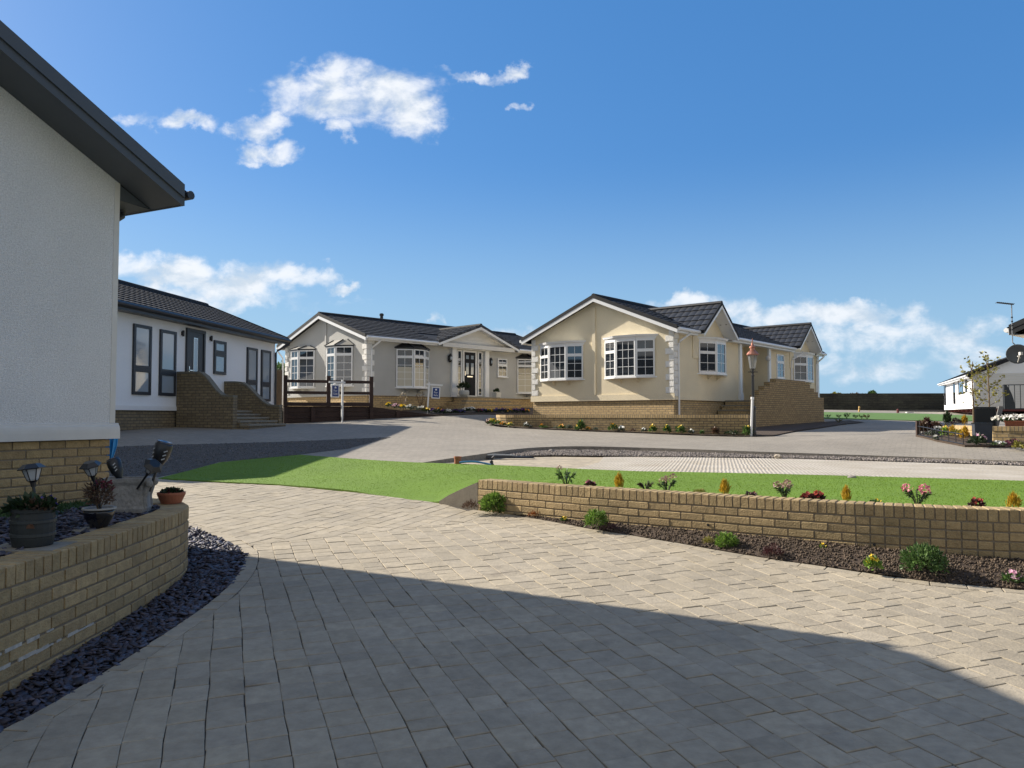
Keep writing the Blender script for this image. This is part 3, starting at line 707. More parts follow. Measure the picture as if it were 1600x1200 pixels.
grass_in = [hoff(-.1,.0), hoff(0,.28), hoff(.4,.50), hoff(1.0,.64), hoff(1.5,.68), hoff(2.2,.77), hoff(4,1.02), hoff(6.5,1.3), hoff(6.5,0)]
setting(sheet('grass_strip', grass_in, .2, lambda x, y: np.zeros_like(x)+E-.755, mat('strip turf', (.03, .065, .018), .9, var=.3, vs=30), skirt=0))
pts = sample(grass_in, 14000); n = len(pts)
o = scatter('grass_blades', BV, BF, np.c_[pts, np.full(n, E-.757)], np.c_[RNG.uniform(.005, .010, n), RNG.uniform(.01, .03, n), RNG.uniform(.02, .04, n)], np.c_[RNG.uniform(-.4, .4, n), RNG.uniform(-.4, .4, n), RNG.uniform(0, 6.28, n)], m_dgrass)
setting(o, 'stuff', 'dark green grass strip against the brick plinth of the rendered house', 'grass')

# soil bed in front of the retaining wall
soil_bed = R_WALL + B_EDGE[::-1]
sb_z = lambda x, y: g(x, y)+.012+.10*np.clip(segdist(B_EDGE, x, y)-.02, 0, .5)
def segd_open(path, x, y):
    return segdist(list(path)+list(path[::-1]), x, y)
sb_z = lambda x, y: g(x, y)+.006+.16*np.clip(segd_open(B_EDGE, x, y), 0, .5)
setting(sheet('soil_bed', soil_bed, .12, sb_z, m_soil, skirt=0), label='dark soil bed below the retaining wall', cat='flower bed')
pts = sample(soil_bed, 10000); n = len(pts); s = RNG.uniform(.005, .016, n)
o = scatter('soil_clods', OCT_V, OCT_F, np.c_[pts, sb_z(pts[:, 0], pts[:, 1])+.006], np.c_[s, s*.85, s*.7], RNG.uniform(0, 6.28, (n, 3)), m_clod, jit=.35); setting(o, 'stuff', 'crumbly brown soil clods in the bed below the retaining wall', 'soil')
# ------------------------------------------------------------------ building materials
m_white = mat('white pvc', (.78, .79, .80), .35, var=.03)
m_anth = mat('anthracite pvc', (.030, .034, .042), .4)
m_glass = mat('window glass', (.016, .022, .030), .03, spec=1., coat=1.)
m_glassb = mat('frosted glass', (.30, .36, .42), .08, spec=.9, coat=.6)
m_blind = mat('cream blind', (.52, .48, .38), .5, coat=.5)
m_tile = mat('charcoal roof tile', (.014, .0155, .019), .75, var=.25, vs=7, spec=.35, bump=.2, bs=80)
m_tileg = mat('grey roof tile', (.026, .027, .030), .5, var=.3, vs=5, spec=.5)
m_lead = mat('lead', (.36, .35, .32), .5, var=.2, vs=6)
m_tileblue = brick_mat('slate grey tile courses', (.014, .016, .022), (.022, .024, .032), (.075, .082, .10), .36, .20, .022, .5, rough=.5)
m_cream = mat('cream stucco', (.77, .675, .49), .9, var=.12, vs=40, bump=1., bs=60, var2=.09, vs2=.8)
m_grey = mat('grey stucco', (.45, .45, .435), .9, var=.12, vs=40, bump=1., bs=60, var2=.09, vs2=.8)
m_whitew = mat('white render', (.83, .845, .87), .8, var=.03, vs=20, bump=.3, bs=60, var2=.04, vs2=.8)
m_dash = mat('pale dashed render', (.72, .73, .735), .92, var=.22, vs=75, bump=1., bs=105, var2=.07, vs2=1.3)
m_trimg = mat('pale trim', (.62, .61, .58), .55, var=.05)
m_quoin = mat('quoin stone', (.76, .75, .72), .85, var=.15, vs=16, bump=.9, bs=30)
m_slabst = mat('paving slab', (.24, .22, .18), .9, var=.2, vs=8, bump=.4)
m_black = mat('black metal', (.010, .011, .014), .35, spec=.6)
m_bdoor = mat('black door', (.012, .013, .017), .6, spec=.2)
m_chrome = mat('chrome', (.7, .7, .7), .2, metal=1)
m_soffit = mat('anthracite soffit', (.066, .078, .094), .5, var=.05)
m_timber = mat('dark stained timber', (.042, .022, .017), .75, var=.3, vs=5, bump=.4, bs=30)
m_wsid = mat('white cladding', (.64, .63, .60), .5, var=.03)

class Face:
    """a wall plane of a house; a runs along it, d stands out from it"""
    def __init__(s, house, O, ux, tf): s.h, s.O, s.u, s.tf = house, O, ux, tf
    def a(s, px):
        r = (px-800)/F; return (s.O[1]*r-s.O[0])/(s.u[0]-s.u[1]*r)
    def z(s, a, py): return P(800, py, s.O[1]+s.u[1]*a).z-s.h['zf']
    def rect(s, x0, x1, y0, y1):
        a0, a1 = s.a(x0), s.a(x1); m = (a0+a1)/2
        z1, z0 = s.z(m, y0), s.z(m, y1)
        return min(a0, a1), max(a0, a1), z0, z1
    def mb(s): return MB(s.tf)
def mk_house(name, label, O, ux, zf, W_, Ln):
    ux = Vector(ux).normalized(); vy = Vector((-ux.y, ux.x))
    h = dict(O=Vector(O), ux=ux, vy=vy, zf=zf+E, W=W_, L=Ln)
    h['t'] = thing(name, label, 'bungalow', (O[0], O[1], zf+E), math.atan2(ux.y, ux.x))
    h['long'] = Face(h, O, ux, lambda a, z, d: (a, -d, z))
    h['gable'] = Face(h, O, vy, lambda a, z, d: (-d, a, z))
    o2 = Vector(O)+vy*W_; h['back'] = Face(h, (o2.x, o2.y), ux, lambda a, z, d: (a, W_+d, z))
    return h
def body(h, m, ez, s, x0=0., x1=None, name='wall'):
    W_, L_ = h['W'], h['L']; x1 = L_ if x1 is None else x1
    pr = lambda x: [(x,0,0), (x,W_,0), (x,W_,ez), (x,W_/2,ez+s*W_/2), (x,0,ez)]
    return MB().prism(pr(x0), pr(x1)).build(name, m, h['t'])
def skirt(h, m, ground_rel, inset=.03, x1=None, name='brick_skirting'):
    W_, L_ = h['W'], h['L'] if x1 is None else x1
    return MB().box(inset, L_-inset, inset, W_-inset, ground_rel-h['zf']+E, -.002).build(name, m, h['t'])
def tiles(mb, o, U, V, Lu, Lv, pu=.20, row=.36, amp=.011, step=.022, sub=6):
    o, U, V = Vector(o), Vector(U), Vector(V); N = U.cross(V).normalized()
    if N.z < 0: N = -N
    nu = max(2, int(Lu/pu*sub)); us = [Lu*i/nu for i in range(nu+1)]
    pf = [amp*(abs(math.sin(math.pi*(u/pu)))**.7) for u in us]; nr = max(1, round(Lv/row)); rw = Lv/nr
    vs, fs = [], []; n = nu+1
    for r in range(nr):
        for e, hgt in ((0, step), (1, 0)):
            for i, u in enumerate(us):
                vs.append(o+U*u+V*(rw*(r+e)-(.02 if e == 0 else 0))+N*(hgt+pf[i]+.004))
    for k in range(2*nr-1):
        for i in range(nu): fs.append((k*n+i, k*n+i+1, k*n+n+i+1, k*n+n+i))
    vs0 = len(vs)
    for i, u in enumerate(us): vs.append(o+U*u-V*.02)
    for i in range(nu): fs.append((vs0+i, vs0+i+1, i+1, i))
    mb.add(vs, fs)
def gable_roof(h, ez, s, oe, og, t, m, tiled=True, pu=.2, row=.36, fascia=None, barge=None, x0=0., x1=None, gut=None, name='roof', bargew=.14, gaps=()):
    """ridge along x; underside meets the wall heads at height ez; gaps are the stretches of the front eaves cut by small gables"""
    W_, L_ = h['W'], h['L'] if x1 is None else x1
    rt = MB(); X0, X1 = x0-og, L_+og; k = math.sqrt(1+s*s)
    zr = ez+s*W_/2
    ed = [X0]+[v for g_ in gaps for v in g_]+[X1]; front = [(ed[i], ed[i+1]) for i in range(0, len(ed), 2)]
    for sg in (1, -1):
        y = lambda v: v if sg == 1 else W_-v
        yb = .03 if (sg == 1 and gaps) else -oe
        pr = lambda x, ya, yc: [(x, y(ya), ez+s*ya+.01), (x, y(yc), ez+s*yc+.01), (x, y(yc), ez+s*yc+t*k), (x, y(ya), ez+s*ya+t*k)]
        rt.prism(pr(X0, yb, W_/2), pr(X1, yb, W_/2))
        if sg == 1 and gaps:
            for a, b in front: rt.prism(pr(a, -oe, .029), pr(b, -oe, .029))
    roof = rt.build(name, m, h['t'])
    if tiled:
        tm = MB()
        y0 = W_+oe+.04
        tiles(tm, (X0+.02, y0, ez-s*(oe+.04)+t*k), (1,0,0), (0, -1/k, s/k), X1-X0-.04, (W_/2+oe+.02)*k, pu, row)
        for a, b in front: tiles(tm, (a+.01, -oe-.04, ez-s*(oe+.04)+t*k), (1,0,0), (0, 1/k, s/k), b-a-.02, (W_/2+oe+.02)*k, pu, row)
        for a, b in gaps: tiles(tm, (a, 1.1, ez+s*1.1+t*k), (1,0,0), (0, 1/k, s/k), b-a, (W_/2-1.12)*k, pu, row)
        tm.build('roof_tiles', m, roof, recalc=False, uv=False)
        rc = MB().tube([(X0, W_/2, zr+t*k+.0), (X1, W_/2, zr+t*k)], .10, 8); rc.build('ridge_cap', m, roof)
    if barge:
        for X, dx in ((X0, -.022), (X1, .022)):
            for sg in (1, -1):
                y = lambda v: v if sg == 1 else W_-v
                q = lambda x, lo, hi: [(x, y(-oe-.01), ez-s*oe+t*k+lo), (x, y(W_/2), zr+t*k+lo), (x, y(W_/2), zr+t*k+hi), (x, y(-oe-.01), ez-s*oe+t*k+hi)]
                MB().prism(q(X, -bargew-.06, -.075), q(X+dx, -bargew-.06, -.075)).build('barge_board', barge, roof)
                MB().prism(q(X-dx*.3, -.074, .055), q(X+dx*1.5, -.074, .055)).build('verge', m, roof)
    for sg in (1, -1):
        y = lambda v: v if sg == 1 else W_-v
        for (a, b) in (front if sg == 1 else [(X0, X1)]):
            if fascia:
                a0, a1 = sorted((y(-oe-.005), y(-oe-.025))); MB().box(a, b, a0, a1, ez-s*oe-.07, ez-s*oe+t*k-.03).build('fascia', fascia, roof)
                b0, b1 = sorted((y(-oe), y(.0))); MB().box(max(a, x0), min(b, L_), b0, b1, ez-s*oe-.06, ez-s*oe-.045).build('soffit', fascia, roof)
            if gut:
                yy_ = -oe-.075 if sg == 1 else W_+oe+.075
                MB().tube([(a, yy_, ez-s*oe+t*k-.07), (b, yy_, ez-s*oe+t*k-.07)], .058, 10).build('gutter', gut, roof)
    return roof
def facet_T(f, p0, p1):                    # frame standing on the plan segment p0-p1 of face f ((a,d) points)
    (a0, d0), (a1, d1) = p0, p1; Ls = math.hypot(a1-a0, d1-d0); ta, td = (a1-a0)/Ls, (d1-d0)/Ls
    return Ls, (lambda s, z, e: f.tf(a0+ta*s-td*e, z, d0+td*s+ta*e))
def casement(F_, G_, T, s0, s1, z0, z1, fw=.055, bars=(2, 3), top=None, e=0., bw=.016, blind=None, B_=None):
    """frame into F_, glass into G_; top = height share of a top light"""
    def bx(mb, a, b, c, d, e0, e1):
        mb.add([T(a,c,e0), T(b,c,e0), T(b,c,e1), T(a,c,e1), T(a,d,e0), T(b,d,e0), T(b,d,e1), T(a,d,e1)], [(3,2,1,0), (4,5,6,7), (0,1,5,4), (1,2,6,5), (2,3,7,6), (3,0,4,7)])
    def pane(a, b, c, d, nb):
        bx(F_, a, a+fw, c, d, e, e+.05); bx(F_, b-fw, b, c, d, e, e+.05); bx(F_, a+fw, b-fw, c, c+fw, e, e+.05); bx(F_, a+fw, b-fw, d-fw, d, e, e+.05)
        bx(G_, a+fw*.7, b-fw*.7, c+fw*.7, d-fw*.7, e+.004, e+.028)
        if nb:
            for i in range(1, nb[0]):
                x = a+fw+(b-a-2*fw)*i/nb[0]; bx(F_, x-bw/2, x+bw/2, c+fw, d-fw, e+.022, e+.036)
            for j in range(1, nb[1]):
                zz = c+fw+(d-c-2*fw)*j/nb[1]; bx(F_, a+fw, b-fw, zz-bw/2, zz+bw/2, e+.021, e+.0355)
        if blind and B_ is not None and d-c > .5: bx(B_, a+fw+.01, b-fw-.01, c+fw, c+fw+(d-c-2*fw)*blind, e+.01, e+.0295)
    if top:
        zm = z1-(z1-z0)*top
        pane(s0, s1, z0, zm, bars); pane(s0, s1, zm+.002, z1, (bars[0], 1) if bars else None)
    else: pane(s0, s1, z0, z1, bars)
def flat_window(h, f, x0, x1, y0, y1, m, bars=None, top=None, sill=True, tr=None, g_=None, fw=.055, name='window', lab=None, blind=None):
    a0, a1, z0, z1 = f.rect(x0, x1, y0, y1); F_, G_, B_ = MB(), MB(), MB()
    T = lambda s, z, e: f.tf(s, z, e)
    casement(F_, G_, T, a0, a1, z0, z1, fw, bars, top if tr is None else 1-tr, .0, blind=blind, B_=B_)
    w = F_.build(name, m, h['t']); G_.build('pane', g_ or m_glass, w)
    if sill:
        s_ = MB(); s_.add([f.tf(a, z, d) for z in (z0-.035, z0-.002) for (a, d) in ((a0-.04, 0), (a1+.04, 0), (a1+.04, .09), (a0-.04, .09))], [(3,2,1,0), (4,5,6,7), (0,1,5,4), (1,2,6,5), (2,3,7,6), (3,0,4,7)])
        s_.build('sill', m, w)
    if B_.v: B_.build('blind', m_blind, w)
    if lab: w['label'] = lab
    return w
def bow_window(h, f, x0, x1, y0, y1, m, proj=.28, cheek=.30, centre=1, bars=((2,3), (3,4), (2,3)), tops=(.28, None, .28), canopy='cornice', canm=None, blind=None, lab=None, bh=.12, g_=None):
    a0, a1, z0, z1 = f.rect(x0, x1, y0, y1); F_, G_, B_ = MB(), MB(), MB(); w_ = a1-a0
    pts = [(a0, 0), (a0+cheek*w_, proj)] + [(a0+w_*(cheek+(1-2*cheek)*i/centre), proj) for i in range(1, centre)] + [(a1-cheek*w_, proj), (a1, 0)]
    for i in range(len(pts)-1):
        p, q = pts[i], pts[i+1]; Ls, T = facet_T(f, p, q)
        k = 0 if i == 0 else (2 if i == len(pts)-2 else 1)
        casement(F_, G_, T, .003, Ls-.003, z0, z1, .05, bars[k], tops[k], .0, blind=blind, B_=B_)
    # backing of the bow, head and sill
    inn = [(a0, 0), pts[1], pts[-2], (a1, 0)]
    w = F_.build('window', m, h['t']); G_.build('pane', g_ or m_glass, w)
    core = [(p[0]+(.012 if p[0] < (a0+a1)/2 else -.012), max(0, p[1]-.012)) for p in inn]
    MB().prism([f.tf(a, z0+.01, d) for a, d in core], [f.tf(a, z1-.01, d) for a, d in core]).build('bay_core', m_glass if blind is None else m_glass, w)
    def slab(name, mm, za, zb, g0, g1=None, shrink=0.):
        g1 = g0 if g1 is None else g1
        def ring(z, gg):
            n = 7; r = [(a0-gg, 0)]
            cur = [pts[0], pts[1], pts[-2], pts[-1]]
            r += [(cur[1][0]-gg*.6, cur[1][1]+gg), (cur[2][0]+gg*.6, cur[2][1]+gg), (a1+gg, 0)]
            return [f.tf(a, z, d) for a, d in r]
        return MB().prism(ring(za, g0), ring(zb, g1)).build(name, mm, w)
    slab('sill', m, z0-.05, z0-.002, .07)
    if canopy == 'cornice':
        slab('cornice', m, z1+.002, z1+bh*.55, .03, .06); slab('cornice', m, z1+bh*.55+.002, z1+bh, .10, .13)
    elif canopy == 'roof':
        slab('bay_fascia', m_black, z1+.018, z1+.05, .10)
        n0 = [(a0-.10, .0), (pts[1][0]-.06, proj+.10), (pts[-2][0]+.06, proj+.10), (a1+.10, .0)]
        n1 = [(a0+.20*w_, .0), (a0+.30*w_, .10), (a1-.30*w_, .10), (a1-.20*w_, .0)]
        MB().prism([f.tf(a, z1+.052, d) for a, d in n0], [f.tf(a, z1+.052+bh, d) for a, d in n1]).build('bay_roof', canm or m_lead, w)
        for (p, q) in zip(n0, n1): MB().bar(f.tf(p[0], z1+.06, p[1]+.005), f.tf(q[0], z1+.065+bh, q[1]+.012), .045, .035).build('hip_cap', m_black, w)
    for a in (a0+.33*w_, a1-.33*w_): MB().prism([f.tf(a-.02, z0-.051, 0), f.tf(a-.02, z0-.051, proj*.8), f.tf(a-.02, z0-.22, 0)], [f.tf(a+.02, z0-.051, 0), f.tf(a+.02, z0-.051, proj*.8), f.tf(a+.02, z0-.22, 0)]).build('bracket', h.get('wallm', m), w)
    if B_.v: B_.build('blind', m_blind, w)
    if lab: w['label'] = lab
    return w
def quoins(h, f, a, dirn, z0, z1, m, d=.038, wl=.32, ws=.19, row=.215):
    q = MB(); z = z0; k = 0
    while z < z1-.05:
        zz = min(z+row-.012, z1); w = wl if k % 2 == 0 else ws; x0, x1 = sorted((a, a+dirn*w)); q2 = .006
        q.add([f.tf(x, zz_, dd) for zz_, dd in ((z, 0), (z, d*.6), (zz, d*.6), (zz, 0)) for x in (x0, x1)] , [(0,1,3,2), (2,3,5,4), (4,5,7,6), (6,7,1,0), (0,2,4,6), (1,7,5,3)])
        q.add([f.tf(x, zz_, dd) for zz_, dd in ((z+.015, d*.6), (z+.015, d), (zz-.015, d), (zz-.015, d*.6)) for x in (x0+.012, x1-.012)], [(0,1,3,2), (2,3,5,4), (4,5,7,6), (6,7,1,0), (0,2,4,6), (1,7,5,3)])
        z += row; k += 1
    return q
def slope_bars(f, pts, w, h_): pass

# ================================================================== near house on the left (only its gable corner shows)
D = mk_house('rendered_house', 'near house with pale dashed render over a buff brick plinth and dark anthracite eaves', (HO.x, HO.y), (-.895, .446), -.10, 6.1, 9.0)
sD, ezD = .465, 2.29
body(D, m_dash, ezD, sD)
pb = MB()                                   # brick plinth, laid as bricks on the visible gable, block core behind
hb, core = laid_wall([(-.0-.0, .02), (0, 6.08)], 0, 1, 1, rowlock=False)
pl = MB(); z = -.115
for k in range(11):
    y = -.1125*(k % 2)
    while y < 6.08:
        y0, y1 = max(.02, y), min(y+.215, 6.08)
        if y1-y0 > .04: chamfer_brick(pl, (.030+.05+random.uniform(-.002, .002), (y0+y1)/2, z-.0325), Vector((0,1,0)), Vector((-1,0,0)), (y1-y0)/2-.001, .05, .0325)
        y += .225
    z -= .075
p_ = pl.build('brick_plinth', m_bsolid, D['t'], uv=False)
MB().box(.037, 8.9, .06, 6.04, -1.2, -.112).build('mortar', m_mortar, p_, uv=False)
MB().box(.10, 8.9, .031, .0595, -1.2, -.112).build('plinth_return', m_brick, p_)
tb = MB()                                   # bell-cast skirting trim
prof = [(0, .035), (-.010, .032), (-.014, .018), (-.026, .005), (-.032, -.02), (-.034, -.045), (-.034, -.108), (0, -.108)]
tb.prism([(x, -.034, z_) for x, z_ in prof], [(x, 6.1, z_) for x, z_ in prof])
tb.prism([(0.001, x, z_) for x, z_ in prof], [(9.0, x, z_) for x, z_ in prof])
tb.build('skirting_trim', m_trimg, D['t'])
MB().box(-.0035, .05, -.0035, .05, .036, ezD-.01).build('corner_bead', m_trimg, D['t'])
oeD, ogD, tD = .35, .41, .12
kD = math.sqrt(1+sD*sD)
rD = gable_roof(D, ezD, sD, oeD, ogD, tD, m_tile, tiled=True, fascia=None)
zr = ezD+sD*3.05
for sg in (1, -1):                          # barge board in two steps, and the rake soffit
    y = lambda v: v if sg == 1 else 6.1-v
    q = lambda x, lo, hi: [(x, y(-oeD), ezD-sD*oeD+lo), (x, y(3.05), zr+lo), (x, y(3.05), zr+hi), (x, y(-oeD), ezD-sD*oeD+hi)]
    MB().prism(q(-ogD-.004, -.035, .115), q(-ogD-.026, -.035, .115)).build('barge_board', m_soffit, rD); MB().prism(q(-ogD-.027, .045, .17), q(-ogD-.045, .045, .17)).build('verge_trim', m_soffit, rD)
    MB().prism(q(-ogD, -.02, .006), q(-.003, -.02, .006)).build('rake_soffit', m_soffit, rD)
bx_ = MB(); zs = ezD-sD*oeD-.012
tri = lambda x: [(x, -.003, zs), (x, -oeD, zs), (x, -oeD, ezD-sD*oeD-.022), (x, -.003, ezD-.03)]
bx_.prism(tri(.001), tri(9.3)); bx_.box(-ogD-.02, 9.3, -oeD-.022, -oeD-.002, zs-.015, ezD-sD*oeD+.10)
bx_.build('boxed_eaves', m_soffit, rD)
gt = MB().tube([(-ogD-.05, -oeD-.07, ezD-sD*oeD+.085), (9.3, -oeD-.07, ezD-sD*oeD+.085)], .042, 12); gt.build('gutter', m_anth, rD)
dp = MB(); dp.tube([(.30, -oeD+.10, zs), (.30, -oeD+.10, zs-.05), (.30, -.10, zs-.17), (.30, -.06, zs-.22), (.30, -.06, -1.1)], .036, 10); dp.build('downpipe', m_anth, D['t'])

# ================================================================== white bungalow with anthracite windows
A = mk_house('white_bungalow', 'white rendered bungalow with tall anthracite windows and dark tiled roof', (-9.58, 15.5), (.143, .990), .19, 5.4, 10.65)
sA, ezA = .40, 2.45
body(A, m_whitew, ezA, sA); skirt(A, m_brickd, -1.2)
MB().box(-.03, A['L']+.03, -.03, -.001, -.05, .06).build('base_trim', m_white, A['t'])
rA = gable_roof(A, ezA, sA, .32, .30, .12, m_tile, fascia=m_anth, barge=m_anth, gut=m_anth, pu=.22, row=.34)
fl = A['long']
for i, (x0, x1, y0, y1, tr) in enumerate(((205,233,508,617,.37), (247,272,516.7,618.6,.355), (384,400,543.7,624,.33), (406.5,421,547.7,627,.33))):
    w = flat_window(A, fl, x0, x1, y0, y1, m_anth, None, None, sill=False, tr=tr, fw=.078, g_=m_glassb)
flat_window(A, fl, 332, 350.6, 533, 585, m_anth, None, None, sill=False, tr=.62, fw=.085, g_=m_glassb, lab='small two-part anthracite window')
a0, a1, z0, z1 = fl.rect(288, 317, 515, 515); z1 = fl.z((a0+a1)/2, 515)
dF, dG = MB(), MB()
T = lambda s, z, e: fl.tf(s, z, e)
def tbox(mb, T, a, b, c, d, e0, e1): mb.add([T(a,c,e0), T(b,c,e0), T(b,c,e1), T(a,c,e1), T(a,d,e0), T(b,d,e0), T(b,d,e1), T(a,d,e1)], [(3,2,1,0), (4,5,6,7), (0,1,5,4), (1,2,6,5), (2,3,7,6), (3,0,4,7)])
for q in ((a0, a0+.08, .02, z1), (a1-.08, a1, .02, z1), (a0+.08, a1-.08, z1-.08, z1)): tbox(dF, T, *q, 0, .06)
tbox(dF, T, a0+.081, a1-.081, .02, z1-.081, .0, .035)
dr = dF.build('door', m_anth, A['t'])
gl = MB(); mid = a0+(a1-a0)*.46; tbox(gl, T, mid-.07, mid+.10, .25, z1-.25, .03, .042); gl.build('pane', m_glassb, dr)
fr = MB()
for q in ((mid-.085, mid-.07, .235, z1-.235), (mid+.10, mid+.115, .235, z1-.235), (mid-.07, mid+.10, .235, .25), (mid-.07, mid+.10, z1-.25, z1-.235)): tbox(fr, T, *q, .03, .048)
fr.build('pane_trim', m_chrome, dr)
hd = MB(); tbox(hd, T, a0+.12, a0+.155, .92, 1.16, .034, .05); tbox(hd, T, a0+.12, a0+.27, 1.04, 1.065, .05, .075); hd.build('handle', m_chrome, dr)
for px, py in ((282, 521), (326.5, 529)):
    a = fl.a(px); z = fl.z(a, py); l = MB(); tbox(l, T, a-.03, a+.03, z-.05, z+.05, 0, .04); l.lathe([(.028, -.08), (.032, -.07), (.032, .07), (.028, .08)], fl.tf(a, z, .05), 12); l.build('wall_light', m_black, A['t'])
a = fl.a(427.5); d = MB(); d.tube([fl.tf(a+.35, ezA-.10, .40), fl.tf(a+.33, ezA-.2, .38), fl.tf(a+.05, ezA-.42, .10), fl.tf(a, ezA-.5, .06), fl.tf(a, -.55, .06)], .036, 10); d.build('downpipe', m_anth, A['t'])

# brick steps to its door
def local(h, a, d): return h['O']+h['ux']*a-h['vy']*d           # long-face point a along, d out
aA0 = (20.3-15.5)/.99; aA1 = (22.9-15.5)/.99
st = thing('brick_steps', 'brick entrance steps with two sloping side walls in front of the white bungalow', 'steps', (*local(A, aA0, 0), 0), math.atan2(A['ux'].y, A['ux'].x))
gA = gz(-7.3, 20.1)-.12; flr = A['zf']-.0
def side_wall(a0, a1, Ld, ztop, zend, cut):
    n = 10; top = []
    for i in range(n+1):
        t = i/n; d = .02+(Ld-.02)*t
        k = min(1, max(0, (d-cut)/(Ld-.25-cut))); k = k*k*(3-2*k); top.append((d, ztop+(zend-ztop)*k))
    mb = MB(); cp_ = MB()
    for (d0, z0), (d1, z1) in zip(top, top[1:]):
        mb.prism([(a0, -d0, gA), (a1, -d0, gA), (a1, -d0, z0), (a0, -d0, z0)], [(a0, -d1, gA), (a1, -d1, gA), (a1, -d1, z1), (a0, -d1, z1)])
        cp_.prism([(a0-.012, -d0, z0+.002), (a1+.012, -d0, z0+.002), (a1+.012, -d0, z0+.055), (a0-.012, -d0, z0+.055)], [(a0-.012, -d1, z1+.002), (a1+.012, -d1, z1+.002), (a1+.012, -d1, z1+.055), (a0-.012, -d1, z1+.055)])
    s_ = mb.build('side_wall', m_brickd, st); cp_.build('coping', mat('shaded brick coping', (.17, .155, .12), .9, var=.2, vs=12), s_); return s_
side_wall(0, .215, 1.62, flr+.93+.0, flr+.30, .62); side_wall(2.45, 2.665, 1.75, flr+.78, flr+.08, .45)
stepm = MB(); ns = 5; zA = gA+.10
for i in range(ns):
    zt = flr-.03-(i)*((flr-.03-zA-.15)/(ns-1))
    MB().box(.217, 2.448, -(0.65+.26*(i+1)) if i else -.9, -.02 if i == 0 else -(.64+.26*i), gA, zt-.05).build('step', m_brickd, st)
    MB().box(.218, 2.447, -(.65+.26*(i+1))-.02 if i else -.92, -.021 if i == 0 else -(.64+.26*i)+.015, zt-.048, zt).build('tread', m_slabst, st)

# ================================================================== cream bungalow
C = mk_house('cream_bungalow', 'cream stucco bungalow with white bow windows, quoins and two small roof gables', (5.36, 25.4), (.651, .759), .59, 6.06, 13.5)
C['wallm'] = m_cream
sC, ezC = .405, 2.33
flC, fgC = C['long'], C['gable']
xa, xb = flC.a(1158.5), flC.a(1200)
W_ = C['W']
prm = lambda x, y0: [(x, y0, 0), (x, W_, 0), (x, W_, ezC), (x, W_/2, ezC+sC*W_/2), (x, y0, ezC+sC*y0)]
wb = MB().prism(prm(0, 0), prm(xa, 0)).prism(prm(xa+.001, 1.0), prm(xb-.001, 1.0)).prism(prm(xb, 0), prm(C['L'], 0)); wallC = wb.build('wall', m_cream, C['t'])
MB().box(xa, xb, .002, 1.0, -.3, -.0).build('porch_floor', m_slabst, C['t']); MB().box(xa+.002, xb-.002, .0, 1.0, 2.28, ezC-.002).build('porch_ceiling', m_white, C['t'])
skirt(C, m_brick, -.75)
for q_ in ((-.035, -.001, -.035, W_+.03, -.05, .16), (-.0, xa, -.035, -.001, -.05, .05), (xb, C['L'], -.035, -.001, -.05, .05)): MB().box(*q_).build('base_trim', m_cream, C['t'])
rC = gable_roof(C, ezC, sC, .28, .26, .11, m_tile, fascia=m_white, barge=m_white, gut=m_white, pu=.24, row=.37, gaps=((1.17, 3.88), (10.04, 12.70)))
# centre rib on the gable wall
ac = fgC.a(929); MB().add([fgC.tf(x, z_, dd) for z_, dd in ((.16, 0), (.16, .05), (ezC+.98, .05), (ezC+.98, 0)) for x in (ac-.07, ac+.07)], [(0,1,3,2), (2,3,5,4), (4,5,7,6), (6,7,1,0), (0,2,4,6), (1,7,5,3)]).build('wall_rib', m_cream, C['t'])
q = quoins(C, fgC, -.024, 1, .17, ezC-.02, m_quoin); q.build('quoins', m_quoin, C['t'])
quoins(C, fgC, W_+.0, -1, .17, ezC-.02, m_quoin).build('quoins', m_quoin, C['t'])
quoins(C, flC, -.024, 1, .06, ezC-.02, m_quoin, wl=.24, ws=.34).build('quoins', m_quoin, C['t'])
bow_window(C, fgC, 845.8, 911.7, 541, 593, m_white, .24, .30, 1, ((2,3), (3,4), (2,3)), (.30, None, .30), lab='left bow window of the gable end', bh=.15)
bow_window(C, fgC, 946.7, 1024, 532, 589, m_white, .24, .30, 1, ((2,3), (3,4), (2,3)), (.30, None, .30), lab='right bow window of the gable end', bh=.16)
bow_window(C, flC, 1091.5, 1133.5, 537, 584.5, m_white, .32, .33, 1, ((2,2), (2,3), (1,2)), (.34, None, .34), lab='bow window under the near small gable', bh=.17)
bow_window(C, flC, 1240, 1267.5, 558, 596, m_white, .32, .33, 1, ((2,2), (2,3), (1,2)), (.34, None, .34), lab='bow window under the far small gable', bh=.17)
flat_window(C, flC, 1213.5, 1224.5, 554, 591, m_white, (2, 2), .33, lab='narrow window beside the porch')
for px in (1156, 1201.5, 1277):             # pilasters
    a = flC.a(px); z1 = 2.30; pm = MB()
    def bxp(a0, a1, z0, z1_, d): pm.add([flC.tf(x, z_, dd) for z_ in (z0, z1_) for (x, dd) in ((a0, .001), (a1, .001), (a1, d), (a0, d))], [(3,2,1,0), (4,5,6,7), (0,1,5,4), (1,2,6,5), (2,3,7,6), (3,0,4,7)])
    bxp(a-.14, a+.14, .0, .22, .10); bxp(a-.10, a+.10, .221, z1-.12, .075); bxp(a-.15, a+.15, z1-.119, z1, .11); bxp(a-.12, a+.12, .222, .30, .09)
    pm.build('pilaster', m_white, C['t'])
dF, dG = MB(), MB(); T = lambda s, z, e: flC.tf(s, z, e-1.0)          # porch door
da = xa+.25
for q_ in ((da, da+.07, .0, 2.08), (da+.93, da+1.0, .0, 2.08), (da+.071, da+.929, 2.01, 2.08), (da+.071, da+.929, .0, 1.0)): tbox(dF, T, *q_, .001, .06)
